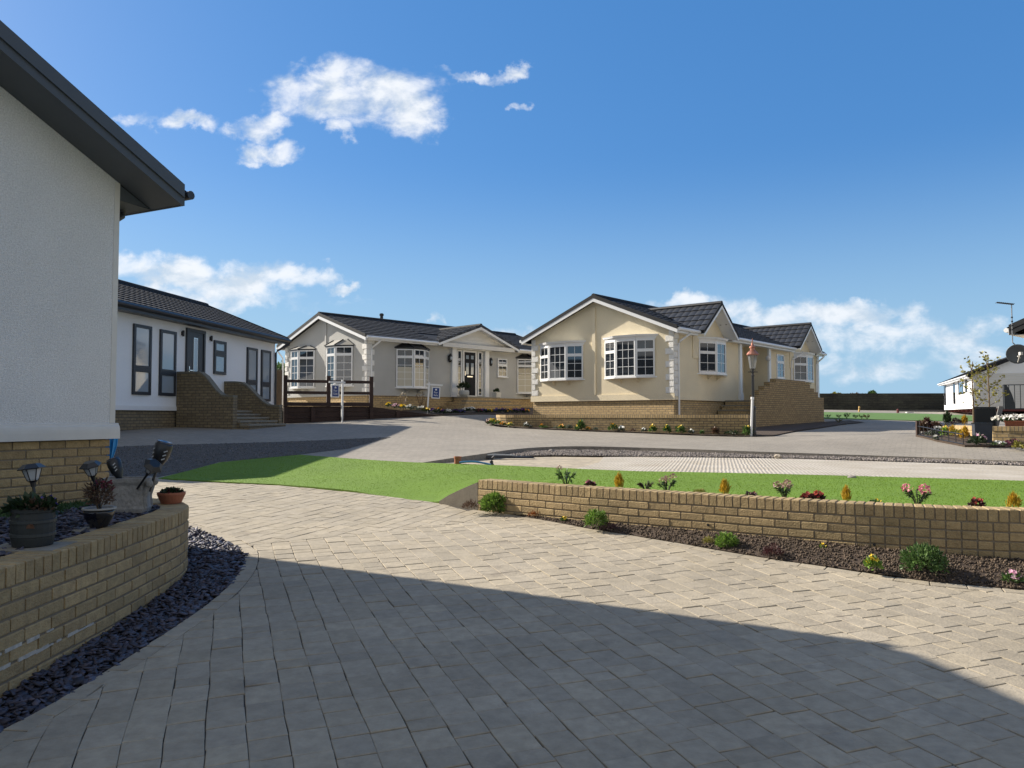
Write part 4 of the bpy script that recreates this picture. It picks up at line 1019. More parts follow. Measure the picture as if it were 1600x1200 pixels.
dd_ = dF.build('door', m_white, C['t']); k = MB(); tbox(k, T, da+.07, da+.93, 1.0, 2.01, .002, .03); k.build('pane', m_glass, dd_)
for s_ in (xa+.08, xb-.2):                   # round wall lanterns at the porch
    l = MB(); l.ball(flC.tf(s_ if s_ < 1 else s_, 1.75, -.9 if s_ < xb-.3 else .12), .11, 10, 8); l.build('wall_light', mat('white globe', (.75, .76, .78), .2), C['t'])
def cross_gable(h, x0, x1, zr, slope, o, m, wall_m, name='roof_gable', barge=m_white, depth=3.2, drop=.9):
    xm, hw = (x0+x1)/2, (x1-x0)/2; k = math.sqrt(1+slope*slope); t = .10; zb = zr-slope*hw
    r = MB(); tm = MB()
    for sg in (1, -1):
        e = xm+sg*hw
        q_ = lambda y: [(e, y, zb-t), (xm, y, zr-t), (xm, y, zr), (e, y, zb)]
        r.prism(q_(-o), q_(depth))
        tiles(tm, (e, depth if sg == 1 else -o-.02, zb), (0, -sg, 0), (-sg/k, 0, slope/k), depth+o+.02, (hw+.0)*k, .26, .37, .02, .025)
    rf = r.build(name, m, h['t']); tm.build('roof_tiles', m_tileg, rf, recalc=False, uv=False)
    MB().tube([(xm, -o-.02, zr+.02), (xm, depth, zr+.02)], .08, 8).build('ridge_cap', m_tileg, rf)
    MB().prism([(x0+.12, .002, zb-drop), (x1-.12, .002, zb-drop), (x1-.12, .002, zb+.12*slope-t), (xm, .002, zr-t), (x0+.12, .002, zb+.12*slope-t)], [(x0+.12, -.03, zb-drop), (x1-.12, -.03, zb-drop), (x1-.12, -.03, zb+.12*slope-t), (xm, -.03, zr-t), (x0+.12, -.03, zb+.12*slope-t)]).build('gable_wall', wall_m, rf)
    for sg in (1, -1):
        e = xm+sg*hw
        q_ = lambda y, lo, hi: [(e+sg*.03, y, zb-.03*slope+lo), (xm, y, zr+lo), (xm, y, zr+hi), (e+sg*.03, y, zb-.03*slope+hi)]
        MB().prism(q_(-o-.002, -.17, -.065), q_(-o-.022, -.17, -.065)).build('barge_board', barge, rf); MB().prism(q_(-o-.002, -.064, .06), q_(-o-.028, -.064, .06)).build('verge', m, rf)
        s2 = lambda y: [(e, y, zb-t-.018), (xm, y, zr-t-.018), (xm, y, zr-t-.002), (e, y, zb-t-.002)]
        MB().prism(s2(-o), s2(-.031)).build('soffit', barge, rf)
    return rf
z_ap = lambda z: z+E-C['zf']
r1 = cross_gable(C, 1.19, 3.86, z_ap(3.97), .80, .52, m_tile, m_cream)
r2 = cross_gable(C, 10.06, 12.68, z_ap(4.03), .80, .52, m_tile, m_cream)
v = MB()
for i in range(4): v.tube([(2.2+.0*i, -.031, 2.75+.0+.055*i), (2.2, -.05, 2.75+.055*i)], .035, 6); v.tube([(2.28, -.031, 2.75+.055*i), (2.28, -.05, 2.75+.055*i)], .035, 6)
v.build('vent', m_black, r1)
for rr, x0 in ((r1, 3.2), (r2, 12.0)):
    for i in range(2): MB().lathe([(.03, -.012), (.035, 0)], (x0+.0, -.15-.22*i, z_ap(3.97)-.8*(x0-(2.52 if x0 < 5 else 11.37))-.13), 8).build('soffit_light', m_black, rr)
def downpipe(h, f, a, ztop, zb, m, da=.25, dd=.36):
    d = MB(); d.tube([f.tf(a+da, ztop, dd), f.tf(a+da, ztop-.12, dd), f.tf(a+.03, ztop-.36, .09), f.tf(a, ztop-.45, .05), f.tf(a, zb, .05)], .034, 8); d.build('downpipe', m, h['t'])
downpipe(C, flC, flC.a(1059), ezC-.06, -.66, m_white, .25, .34); downpipe(C, flC, flC.a(1236), ezC-.10, -.6, m_white, .5, .34); downpipe(C, flC, 13.35, ezC-.1, -.5, m_white, .1, .34)

# ================================================================== grey bungalow
Bh = mk_house('grey_bungalow', 'grey stucco bungalow with white gabled porch, black front door and dark slate roof', (-5.675, 30.0), (.698, .716), .85, 6.25, 11.3)
Bh['wallm'] = m_grey
sB, ezB = .335, 2.27
flB, fgB = Bh['long'], Bh['gable']
body(Bh, m_grey, ezB, sB); skirt(Bh, m_brick, -.05)
MB().box(-.03, Bh['L'], -.03, -.001, -.04, .05).build('base_trim', m_grey, Bh['t']); MB().box(-.03, -.001, -.001, Bh['W'], -.04, .05).build('base_trim', m_grey, Bh['t'])
xl, xr = flB.a(676.5), flB.a(801.5)
rB = gable_roof(Bh, ezB, sB, .28, .26, .10, m_tile, tiled=True, pu=.30, row=.34, fascia=m_white, barge=m_white, gut=m_white, gaps=((xl-.02, xr+.02),))
kB = math.sqrt(1+sB*sB)
MB().tube([(3.3, 3.6, 3.2), (3.3, 3.6, 3.75)], .075, 10).add([], []).lathe([(.10, 3.72), (.10, 3.80), (.05, 3.83)], (3.3, 3.6, 0), 10).build('flue', m_black, rB)
ac = fgB.a(509); MB().add([fgB.tf(x, z_, dd) for z_, dd in ((.06, 0), (.06, .045), (ezB+.95, .045), (ezB+.95, 0)) for x in (ac-.05, ac+.05)], [(0,1,3,2), (2,3,5,4), (4,5,7,6), (6,7,1,0), (0,2,4,6), (1,7,5,3)]).build('wall_rib', m_grey, Bh['t'])
quoins(Bh, fgB, -.024, 1, .06, ezB-.02, m_quoin).build('quoins', m_quoin, Bh['t'])
quoins(Bh, fgB, Bh['W'], -1, .06, ezB-.02, m_quoin).build('quoins', m_quoin, Bh['t'])
quoins(Bh, flB, -.024, 1, .06, ezB-.02, m_quoin, wl=.24, ws=.36).build('quoins', m_quoin, Bh['t'])
BB = ((2,4), (2,4), (2,4)); BT = (.21, .21, .21)
bow_window(Bh, fgB, 458, 491.5, 549, 606, m_white, .42, .33, 1, BB, BT, 'roof', m_lead, lab='left bay window of the gable end', bh=.15)
bow_window(Bh, fgB, 512.5, 551, 543, 603, m_white, .42, .33, 1, BB, BT, 'roof', m_lead, lab='right bay window of the gable end', bh=.24)
bow_window(Bh, flB, 618.8, 668.5, 547, 605.7, m_white, .42, .33, 1, BB, BT, 'roof', m_black, blind=.68, lab='bay window with cream blinds left of the porch', bh=.19)
bow_window(Bh, flB, 808, 850, 562.5, 614.5, m_white, .42, .33, 1, BB, BT, 'roof', m_black, blind=.68, lab='bay window at the far end', bh=.19)
flat_window(Bh, flB, 777, 791.5, 560.6, 589, m_white, (2, 2), .36, lab='small window right of the porch')
T = lambda s, z, e: flB.tf(s, z, e)
pc = MB()                                   # door surround
for x0, x1 in ((704, 711), (755.5, 761.5)): tbox(pc, T, flB.a(x0), flB.a(x1), -.02, 2.06, .001, .12)
tbox(pc, T, flB.a(702.5), flB.a(764.5), 2.061, 2.28, .001, .17); tbox(pc, T, flB.a(701.5), flB.a(765.5), 2.20, 2.27, .001, .20)
pc.build('door_surround', m_white, Bh['t'])
for x0, x1 in ((713.3, 720.5), (745.8, 752.6)):
    F_, G_ = MB(), MB(); casement(F_, G_, T, flB.a(x0), flB.a(x1), .04, 2.02, .05, (1, 6), None); w = F_.build('sidelight', m_white, Bh['t']); G_.build('pane', m_glass, w)
dF = MB(); a0, a1 = flB.a(722.5), flB.a(743.5)
for q_ in ((a0, a0+.07, .02, 2.03), (a1-.07, a1, .02, 2.03), (a0+.071, a1-.071, 1.96, 2.03), (a0+.071, a1-.071, .02, .05)): tbox(dF, T, *q_, .001, .05)
fr_ = dF.build('door_frame', m_white, Bh['t']); k = MB(); tbox(k, T, a0+.071, a1-.071, .051, 1.959, .001, .035)
for (u0, u1, v0, v1) in ((.14,.46,.10,.75), (.54,.86,.10,.75)): tbox(k, T, a0+.07+(a1-a0-.14)*u0, a0+.07+(a1-a0-.14)*u1, v0, v1, .036, .046)
dr = k.build('door', m_bdoor, Bh['t']); k = MB()
for (u0, u1, v0, v1) in ((.16,.40,1.66,1.82), (.60,.84,1.66,1.82), (.16,.40,.98,1.48), (.60,.84,.98,1.48)): tbox(k, T, a0+.07+(a1-a0-.14)*u0, a0+.07+(a1-a0-.14)*u1, v0, v1, .036, .042)
k.build('pane', m_glassb, dr); k = MB(); tbox(k, T, (a0+a1)/2-.16, (a0+a1)/2+.16, .86, .91, .036, .05); k.build('letterbox', m_chrome, dr); k = MB(); tbox(k, T, a0+.09, a0+.12, .92, 1.12, .036, .07); k.build('handle', m_chrome, dr)
for px, py in ((701, 559.5), (764.7, 565.5)):
    a = flB.a(px); z_ = flB.z(a, py); l = MB(); l.lathe([(.03, -.19), (.075, -.12), (.085, .06), (.10, .07), (.02, .19)], flB.tf(a, z_, .10), 8); tbox(l, T, a-.05, a+.05, z_-.10, z_+.10, .001, .03); q_ = l.build('wall_light', m_black, Bh['t'])
    l = MB(); l.lathe([(.05, -.08), (.062, -.02), (.062, .04), (.05, .055)], flB.tf(a, z_, .135), 8); l.build('lamp_glass', m_glassb, q_)
xl, xr = flB.a(676.5), flB.a(801.5)          # porch gable
zrB = P(740, 510, 30+.716*(xl+xr)/2).z-Bh['zf']; zb = flB.z(xl, 534)
slB = (zrB-zb)/((xr-xl)/2)
rp = cross_gable(Bh, xl, xr, zrB, slB, .38, m_tileblue, m_wsid, depth=3.4, drop=-.03)
for ch in list(rp.children):
    if ch.name.startswith('roof_tiles') or ch.name.startswith('ridge'): ch.data.materials[0] = m_tile
ln = MB()                                   # cladding boards on the porch gable
for i in range(5):
    zz = zb+.06+i*.16; hw = (zrB-.16-zz)/slB
    if hw > .1: ln.box((xl+xr)/2-hw+.05, (xl+xr)/2+hw-.05, -.038, -.0305, zz, zz+.145)
ln.box(xl+.25, xr-.25, -.36, -.031, zb-.20, zb-.02)
ln.build('gable_cladding', m_wsid, rp)
downpipe(Bh, flB, flB.a(579), ezB-.05, -.8, m_white, .22, .34); downpipe(Bh, fgB, 6.4, ezB-.1, -.6, m_white, .05, .3)
# wide brick steps below the black door
am = flB.a(733); stB = thing('brick_steps', 'wide buff brick steps climbing to the black front door of the grey bungalow', 'steps', (*local(Bh, am, 0), 0), math.atan2(Bh['ux'].y, Bh['ux'].x))
zt0 = Bh['zf']-.03; hs_ = .17
for i in range(5):
    hw = .95+.36*i; dpt = .95+.30*i
    zt = zt0-hs_*i
    MB().box(-hw, hw, -dpt, -.04 if i == 0 else -(dpt-.299), zt-hs_-.3, zt-.045).build('step', m_brick, stB)
    for sx_ in ((-hw, -hw+.359), (hw-.359, hw)) if i else (): MB().box(*sx_, -dpt+.3, -.04, zt-hs_-.3, zt-.046).build('step_side', m_brick, stB)
    MB().box(-hw-.01, hw+.01, -dpt-.015, -.041 if i == 0 else -(dpt-.29), zt-.043, zt).build('tread', m_slabst, stB)

# ================================================================== white lodge at the right, and the eaves of the house before it
Fh = mk_house('white_lodge', 'white clad lodge raised on a dark red chassis with narrow windows', (36.8, 49.7), (.39, .92), .52, 6.0, 15.6)
sF, ezF = .43, 2.30
body(Fh, m_whitew, ezF, sF, name='wall'); fk = Fh['back']
cl = MB()
for i in range(14): cl.box(-.02, -.001, .02, 5.98, .04+i*.165, .04+i*.165+.15)
cl.build('cladding', m_wsid, Fh['t'])
gable_roof(Fh, ezF, sF, .35, .30, .12, m_tile, fascia=m_white, barge=m_tile, gut=m_white, pu=.25)
for x0, x1, y0, y1 in ((1476.3,1478.5,601.6,633), (1490.4,1493.2,597.5,631), (1498.7,1505.9,593,616), (1509.6,1511.8,590,613)):
    flat_window(Fh, fk, x0, x1, y0, y1, m_anth, None, None, sill=False, fw=.06)
ch = MB(); m_red = mat('red oxide steel', (.11, .018, .016), .6)
for y in (.9, 5.1): ch.box(.1, 15.5, y-.06, y+.06, -.32, -.02)
for x in range(0, 16, 2): ch.box(x+.1, x+.2, .1, 5.9, -.2, -.03)
ch.build('chassis', m_red, Fh['t'])
for x in (.4, 3.2, 6.2, 9.2, 12.2, 15.1):
    for y in (.9, 5.1): MB().tube([(x, y, -.33), (x, y, -1.2)], .05, 6).build('jack_leg', m_trimg, Fh['t'])
MB().box(.3, 15.3, .4, 5.6, -1.0, -.9).build('ground_slab', m_slabst, Fh['t'])

Eh = mk_house('side_bungalow', 'bungalow just out of frame at right, its dark eaves corner and cream wall showing', (16.45, 14.7), (.75, .66), -.25, 5.6, 10.0)
m_cr2 = mat('cream smooth render', (.62, .52, .36), .85, var=.05, bump=.3)
body(Eh, m_cr2, 2.45, .42); skirt(Eh, m_brick, -1.2)
gable_roof(Eh, 2.45, .42, .30, .35, .11, m_tile, fascia=m_white, barge=m_tile, gut=m_white, pu=.24)
fE = Eh['back']
# ------------------------------------------------------------------ walls, fences, posts and signs of the middle distance
def strip_wall(name, path, z0f, z1, thick, side, m, cap=None, cap_m=None, parent=None, capname='coping'):
    pt = Path(path); mb = MB(); cm_ = MB(); n = max(2, int(pt.L/.3))
    def pr(d): a = pt.at(d); t = pt.tan(d); nn = Vector((-t.y, t.x))*side; return a, a+nn*thick
    for i in range(n):
        d0, d1 = pt.L*i/n, pt.L*(i+1)/n; (a0, b0), (a1, b1) = pr(d0), pr(d1)
        zb0, zb1 = z0f(a0.x, a0.y), z0f(a1.x, a1.y); t0, t1 = (z1(d0), z1(d1)) if callable(z1) else (z1, z1)
        mb.add([(a0.x,a0.y,zb0), (a1.x,a1.y,zb1), (a1.x,a1.y,t1), (a0.x,a0.y,t0)], [(0,1,2,3)], [[(d0,zb0), (d1,zb1), (d1,t1), (d0,t0)]])
        mb.add([(b0.x,b0.y,zb0), (b1.x,b1.y,zb1), (b1.x,b1.y,t1), (b0.x,b0.y,t0)], [(3,2,1,0)], [[(d0,t0), (d1,t1), (d1,zb1), (d0,zb0)]])
        mb.add([(a0.x,a0.y,t0), (a1.x,a1.y,t1), (b1.x,b1.y,t1), (b0.x,b0.y,t0)], [(0,1,2,3)], [[(d0,0), (d1,0), (d1,thick), (d0,thick)]])
        if cap:
            o_ = lambda a, b, z: [(a.x-(b-a).x*.05, a.y-(b-a).y*.05, z+.002), (b.x+(b-a).x*.05, b.y+(b-a).y*.05, z+.002), (b.x+(b-a).x*.05, b.y+(b-a).y*.05, z+cap), (a.x-(b-a).x*.05, a.y-(b-a).y*.05, z+cap)]
            cm_.prism(o_(a0, b0, t0), o_(a1, b1, t1))
    for d in (0, pt.L):
        a, b = pr(d); zb = z0f(a.x, a.y); t = z1(d) if callable(z1) else z1
        mb.add([(a.x,a.y,zb), (b.x,b.y,zb), (b.x,b.y,t), (a.x,a.y,t)], [(0,1,2,3)], [[(0,zb), (thick,zb), (thick,t), (0,t)]])
    w = mb.build(name, m, parent, recalc=True)
    if cap: cm_.build(capname, cap_m or m, w)
    return w
below = lambda dz: (lambda x, y: gz(x, y)-dz)
m_rowlock = brick_mat('brick on edge', BUFF1, BUFF2, MORT, .075, .225, .010, .5, offset=0.)
CW = smooth_path([(.7,28.6), (-.1,28.0), (-.52,27.2), (-.45,26.5), (0,26.05), (1.2,25.45), (3.3,24.05), (5.1,22.85), (6.75,21.95)], 4)
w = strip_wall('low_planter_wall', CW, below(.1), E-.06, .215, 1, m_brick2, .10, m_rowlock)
tag(w, 'low buff brick planter wall curving in front of the cream bungalow gable', 'wall')
# stepped brick wall beside the porch of the cream bungalow
off = 1.6
def cpt(t, o): p = C['O']+C['ux']*t-C['vy']*o; return p
t0, t1 = 2.82, 9.66
sw = MB(); heights = []
zmax = E+1.30
for (ta, tb, z_) in ((2.82, 3.10, .72), (3.10, 3.55, .90), (3.55, 4.05, 1.06), (4.05, 4.6, 1.22), (4.6, 7.6, 1.36), (7.6, 8.1, 1.24), (8.1, 8.55, 1.10), (8.55, 9.0, .96), (9.0, 9.66, .76)):
    a, b = cpt(ta, off), cpt(tb, off); a2, b2 = cpt(ta, off-.215), cpt(tb, off-.215); zb = gz(a.x, a.y)-.2; zt = E+z_
    sw.add([(a.x,a.y,zb), (b.x,b.y,zb), (b.x,b.y,zt), (a.x,a.y,zt)], [(0,1,2,3)], [[(ta,zb), (tb,zb), (tb,zt), (ta,zt)]])
    sw.add([(a2.x,a2.y,zb), (b2.x,b2.y,zb), (b2.x,b2.y,zt), (a2.x,a2.y,zt)], [(3,2,1,0)], [[(ta,zt), (tb,zt), (tb,zb), (ta,zb)]])
    sw.add([(a.x,a.y,zt), (b.x,b.y,zt), (b2.x,b2.y,zt), (a2.x,a2.y,zt)], [(0,1,2,3)], [[(ta,0), (tb,0), (tb,.215), (ta,.215)]])
    for (p, q, tt) in ((a, a2, ta), (b, b2, tb)):
        sw.add([(p.x,p.y,zb), (q.x,q.y,zb), (q.x,q.y,zt), (p.x,p.y,zt)], [(0,1,2,3)], [[(0,zb), (.215,zb), (.215,zt), (0,zt)]])
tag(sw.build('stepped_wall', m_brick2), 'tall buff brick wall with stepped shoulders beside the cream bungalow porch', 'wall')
st3 = thing('brick_steps', 'dark brick steps rising behind the low planter wall to the cream bungalow porch', 'steps', (C['O'].x, C['O'].y, 0), math.atan2(C['ux'].y, C['ux'].x))
for i in range(5):
    zt = C['zf']-.02-i*.17; x0 = 3.75-.30*i
    MB().box(x0, x0+.298 if i else 8.9, -off+.22, -.04, zt-.9, zt-.05).build('step', m_brick, st3); MB().box(x0-.015, x0+.296 if i else 8.9, -off+.225, -.041, zt-.048, zt).build('tread', m_slabst, st3)
# soil beds around it
m_soil2 = m_soil
cbed = offset_path(CW, -.32); poly = CW[6:]+[tuple(p) for p in (cpt(2.9, off+.05), cpt(9.7, off+.05))]+[(14.9,33.9), (14.5,31.6), (12.9,29.6), (10.6,26.2), (8.4,23.2), (7.3,21.5)]+cbed[6:][::-1]
setting(sheet('flower_bed', poly, .3, near_z(.03), m_soil, skirt=0), label='dark soil bed along the foot of the low planter wall and stepped wall', cat='flower bed')
poly = CW[4:]+[tuple(cpt(.0, .02)), tuple(cpt(0,0)), tuple(C['O']+C['vy']*6)]
setting(sheet('planter_soil', poly, .4, lambda x, y: np.zeros_like(x)+E-.16, m_soil, skirt=0))
# ground under and in front of the grey bungalow
bed_b = [(-2.55,28.05), (-1.2,28.9), (.6,29.3), (3.0,31.2), (5,33.5), (3.2,38), (-5,31.0), (-4.9,29.4), (-4.0,28.3)]
bz = lambda x, y: np.maximum(g(x, y), E+.02)+.03
setting(sheet('flower_bed', bed_b, .3, bz, m_soil, skirt=.2), label='dark soil bed of pansies below the grey bungalow', cat='flower bed')
terr = [(-7.75,26.15), (-2.55,28.05), (-4.0,28.3), (-4.9,29.4), (-5,31), (-9.5,36), (-16,36), (-9.5,27)]
setting(sheet('terrace', terr, .5, lambda x, y: np.zeros_like(x)+E+.27-.25*np.clip((x+5.2)/2.6, 0, 1), mat('buff slab terrace', (.34, .30, .23), .9, var=.2, vs=3), skirt=.1))
# sleeper wall and post-and-rail fence
SL0, SL1, SLm = Vector((-7.72, 26.05)), Vector((-2.55, 27.98)), None
slw = thing('sleeper_wall', 'dark timber sleeper retaining wall with a sloping end under the rail fence', 'retaining wall', (0,0,0))
u_ = (SL1-SL0).normalized(); n_ = Vector((u_.y, -u_.x)); Ls = (SL1-SL0).length
def ztop_s(d): return E+.335 if d < 2.95 else E+.335-.33*((d-2.95)/(Ls-2.95))
nrow = 3
for r in range(nrow):
    mb = MB(); n = 12
    for i in range(n):
        d0, d1 = Ls*i/n, Ls*(i+1)/n; q = []
        for d in (d0, d1):
            p = SL0+u_*d; zb = gz(p.x, p.y)-.05; zt = ztop_s(d); lo, hi = zb+(zt-zb)*r/nrow+.005, zb+(zt-zb)*(r+1)/nrow-.005
            b = p+n_*.0; c = p-n_*.10; q.append([(b.x,b.y,lo), (c.x,c.y,lo), (c.x,c.y,max(hi, lo+.01)), (b.x,b.y,max(hi, lo+.01))])
        mb.prism(q[0], q[1])
    mb.build('sleeper', m_timber, slw)
for d in (.05, .95, 1.95, 2.95, 3.9):
    p = SL0+u_*d+n_*.055; zb = gz(p.x, p.y)-.05
    MB().bar((p.x,p.y,zb), (p.x,p.y,ztop_s(d)-.04), .14, .10, (n_.x,n_.y,0)).build('post', m_timber, slw)
mb = MB(); p, q, r_ = SL0-n_*.03, SL0+u_*2.95-n_*.03, SL1-n_*.03
mb.bar((p.x,p.y,E+.36), (q.x,q.y,E+.36), .2, .045); mb.build('capping_board', m_timber, slw)
fr = thing('rail_fence', 'dark brown post and rail fence on top of the sleeper wall', 'fence', (0,0,0))
for d in (0.03, 1.47, 2.95):
    p = SL0+u_*d-n_*.06; MB().bar((p.x,p.y,E+.2), (p.x,p.y,E+1.39), .13, .11, (n_.x,n_.y,0)).build('post', m_timber, fr)
for z_ in (1.19, .80, .42):
    p, q = SL0+u_*.0-n_*.02, SL0+u_*3.0-n_*.02; MB().bar((p.x,p.y,E+z_), (q.x,q.y,E+z_), .035, .10).build('rail', m_timber, fr)
pk = thing('picket_fence', 'brown picket fence in the gap between the white and grey bungalows', 'fence', (0,0,0))
p0, p1 = Vector((-9.8, 30.4)), Vector((-8.85, 29.4)); m_pk = mat('weathered picket', (.075, .05, .03), .8, var=.3, vs=6)
for i in range(9):
    p = p0.lerp(p1, i/8); zt = E+1.75
    MB().prism([(p.x-.04,p.y-.01,E+.2), (p.x+.04,p.y-.01,E+.2), (p.x+.04,p.y-.01,zt), (p.x,p.y-.01,zt+.06), (p.x-.04,p.y-.01,zt)], [(p.x-.04,p.y+.012,E+.2), (p.x+.04,p.y+.012,E+.2), (p.x+.04,p.y+.012,zt), (p.x,p.y+.012,zt+.06), (p.x-.04,p.y+.012,zt)]).build('picket', m_pk, pk)
for z_ in (.6, 1.4): MB().bar((p0.x,p0.y+.04,E+z_), (p1.x,p1.y+.04,E+z_), .03, .08).build('rail', m_pk, pk)
# signs
m_signw = mat('white sign paint', (.74, .75, .76), .4, var=.04); m_signb = mat('royal blue sign', (.012, .045, .20), .35)
def text(name, s, size, loc, rot, m, parent, ext=.002):
    cu_ = bpy.data.curves.new(name, 'FONT'); cu_.body = s; cu_.size = size; cu_.align_x = 'CENTER'; cu_.align_y = 'CENTER'; cu_.extrude = ext
    t_ = bpy.data.objects.new(name, cu_); COL.objects.link(t_)
    bpy.context.view_layer.update(); dg_ = bpy.context.evaluated_depsgraph_get(); me = bpy.data.meshes.new_from_object(t_.evaluated_get(dg_))
    bpy.data.objects.remove(t_); o_ = bpy.data.objects.new(name, me); COL.objects.link(o_); me.materials.clear(); me.materials.append(m)
    o_.location = loc; o_.rotation_euler = rot; o_.parent = parent; return o_
def plot_sign(name, label, foot, h, lean, side, rz, pw=.30, ph=.42):
    t = thing(name, label, 'sign', foot, rz); t.rotation_euler = (0, lean, rz)
    MB().prism([(-.01,-.01,-.2), (.01,-.01,-.2), (.01,.01,-.2), (-.01,.01,-.2)], [(-.028,-.028,.28), (.028,-.028,.28), (.028,.028,.28), (-.028,.028,.28)]).box(-.028, .028, -.028, .028, .281, h).build('post', m_signw, t)
    s_ = side; x0, x1 = sorted((-.10*s_, .50*s_)); MB().box(x0, x1, -.02, .02, h-.115, h-.055).build('arm', m_signw, t)
    xc = s_*.27; z1 = h-.17; b_ = MB().box(xc-pw/2, xc+pw/2, -.012, .012, z1-ph, z1).build('board', m_signw, t)
    MB().box(xc-pw/2+.035, xc+pw/2-.035, -.0155, -.0125, z1-ph+.035, z1-.03).build('blue_panel', m_signb, b_)
    MB().box(xc-pw/2+.035, xc+pw/2-.035, .0125, .0155, z1-ph+.035, z1-.03).build('blue_panel', m_signb, b_)
    hk = MB()
    for dx in (-.09, .09): hk.tube([(xc+dx, 0, z1), (xc+dx, 0, h-.115)], .006, 6)
    hk.build('hook', m_chrome, t)
    MB().prism([(xc-.035,-.0185,z1-.12), (xc+.035,-.0185,z1-.12), (xc+.035,-.0185,z1-.085), (xc,-.0185,z1-.05), (xc-.035,-.0185,z1-.085)], [(xc-.035,-.016,z1-.12), (xc+.035,-.016,z1-.12), (xc+.035,-.016,z1-.085), (xc,-.016,z1-.05), (xc-.035,-.016,z1-.085)]).build('house_emblem', m_signw, b_)
    text('lettering', 'For', .10, (xc, -.0165, z1-.20), (math.pi/2, 0, 0), m_signw, b_); text('lettering', 'Sale', .10, (xc, -.0165, z1-.30), (math.pi/2, 0, 0), m_signw, b_)
    return t
f1 = P(534.5, 660, 25.6); plot_sign('plot_sign', 'white post with a blue hanging sign on its left, before the rail fence', (f1.x, f1.y, gz(f1.x, f1.y)), 1.42, 0, -1, .75)
f2 = P(668, 641, 28.4); plot_sign('plot_sign', 'leaning white post with a blue hanging sign on its right, in the pansy bed', (f2.x, f2.y, f2.z-.02), 1.06, .055, 1, .05, .31, .42)
# lamp post and white pipe
m_copper = mat('copper', (.42, .19, .13), .4, metal=.7, var=.15, vs=12)
lp = P(1177.5, 683, 21.9); lx, ly, lz_ = lp.x, lp.y, gz(lp.x, lp.y)
lamp = thing('lamp_post', 'black heritage lamp post with a copper topped lantern before the porch', 'lamp post', (lx, ly, lz_)); lamp.scale = (.80, .80, 1)
MB().lathe([(.10,0), (.10,.12), (.085,.14), (.085,.75), (.10,.78), (.10,.82), (.05,.86), (.045,1.70), (.06,1.73), (.035,1.76), (.03,1.90)], (0,0,0), 14).tube([(-.17,0,1.83), (.17,0,1.83)], .012, 6).build('column', m_black, lamp, smooth=False)
fm = MB()
for k in range(4):
    a = math.pi/4+k*math.pi/2; fm.tube([(.085*math.cos(a), .085*math.sin(a), 1.92), (.145*math.cos(a), .145*math.sin(a), 2.32)], .009, 5)
    fm.tube([(.03*math.cos(a), .03*math.sin(a), 1.80), (.10*math.cos(a), .10*math.sin(a), 1.86), (.085*math.cos(a), .085*math.sin(a), 1.93)], .008, 5)
fm.box(-.07, .07, -.07, .07, 1.905, 1.925); fm.build('lantern_frame', m_black, lamp)
m_clear = bpy.data.materials.new('clear lantern glass'); m_clear.use_nodes = True; nt = m_clear.node_tree
gb = nt.nodes['Principled BSDF']; gb.inputs['Base Color'].default_value = (.6, .65, .7, 1); gb.inputs['Roughness'].default_value = .05
tb_ = nt.nodes.new('ShaderNodeBsdfTransparent'); mx_ = nt.nodes.new('ShaderNodeMixShader'); mx_.inputs[0].default_value = .18
nt.links.new(tb_.outputs[0], mx_.inputs[1]); nt.links.new(gb.outputs[0], mx_.inputs[2]); nt.links.new(mx_.outputs[0], nt.nodes['Material Output'].inputs['Surface'])
MB().lathe([(.108, 1.93), (.195, 2.315)], (0,0,0), 4, ang=math.pi/4).build('lantern_glass', m_clear, lamp)
MB().lathe([(.215, 2.315), (.225, 2.33), (.15, 2.41), (.085, 2.45), (.08, 2.51), (.11, 2.53), (.10, 2.56), (.05, 2.60), (.04, 2.64), (.02, 2.67), (.016, 2.77), (.004, 2.79)], (0,0,0), 12).build('copper_cap', m_copper, lamp)
wp = P(1173.5, 683, 21.72); t = thing('white_pipe', 'white plastic pipe standing upright in front of the lamp post', 'pipe', (wp.x, wp.y, gz(wp.x, wp.y)))
MB().tube([(0,0,-.1), (.05,.0,1.05)], .034, 12).build('pipe', m_white, t); MB().tube([(.049,0,1.05), (.053,0,1.12)], .048, 12).build('cap', m_white, t)

# boundary wall, railing, dish, aerial
m_dark = brick_mat('dark stone wall', (.052, .052, .036), (.030, .030, .024), (.022, .021, .016), .9, .22, .02, .8, big=.5)
bwall = strip_wall('boundary_wall', [(20,71), (34,70.2), (52,69)], lambda x, y: gz(x, y)-.3, E+2.02, .25, 1, m_dark, .05)
tag(bwall, 'long dark stone boundary wall beyond the far lawn', 'wall')
bw2 = strip_wall('dark_barrier', [(33.4,66.5), (37.2,66)], lambda x, y: gz(x, y)-.3, lambda d: E+.52, .2, 1, m_black); tag(bw2, 'low black barrier at the foot of the boundary wall beside the white lodge', 'barrier')
dk = thing('deck_railing', 'black upright railing in front of the white lodge gable', 'railing', (0,0,0))
r0, r1 = Vector((31.35, 49.0)), Vector((35.35, 47.3))
for i in range(15):
    p = r0.lerp(r1, i/14); MB().tube([(p.x,p.y,E+.40), (p.x,p.y,E+1.98)], .022, 6).build('baluster', m_black, dk)
for z_ in (.45, 1.98): MB().bar((r0.x,r0.y,E+z_), (r1.x,r1.y,E+z_), .05, .05).build('rail', m_black, dk)
sc_ = MB(); n = 8; a_ = [(0, .42), (1.0, .42)]+[(1.0-.75*(i/n)**2.2, .42+1.55*i/n) for i in range(1, n+1)]+[(0, 1.97)]
q = lambda s_, z_, e: (lambda p: (p.x, p.y-e, E+z_))(r0.lerp(r1, s_*.13))
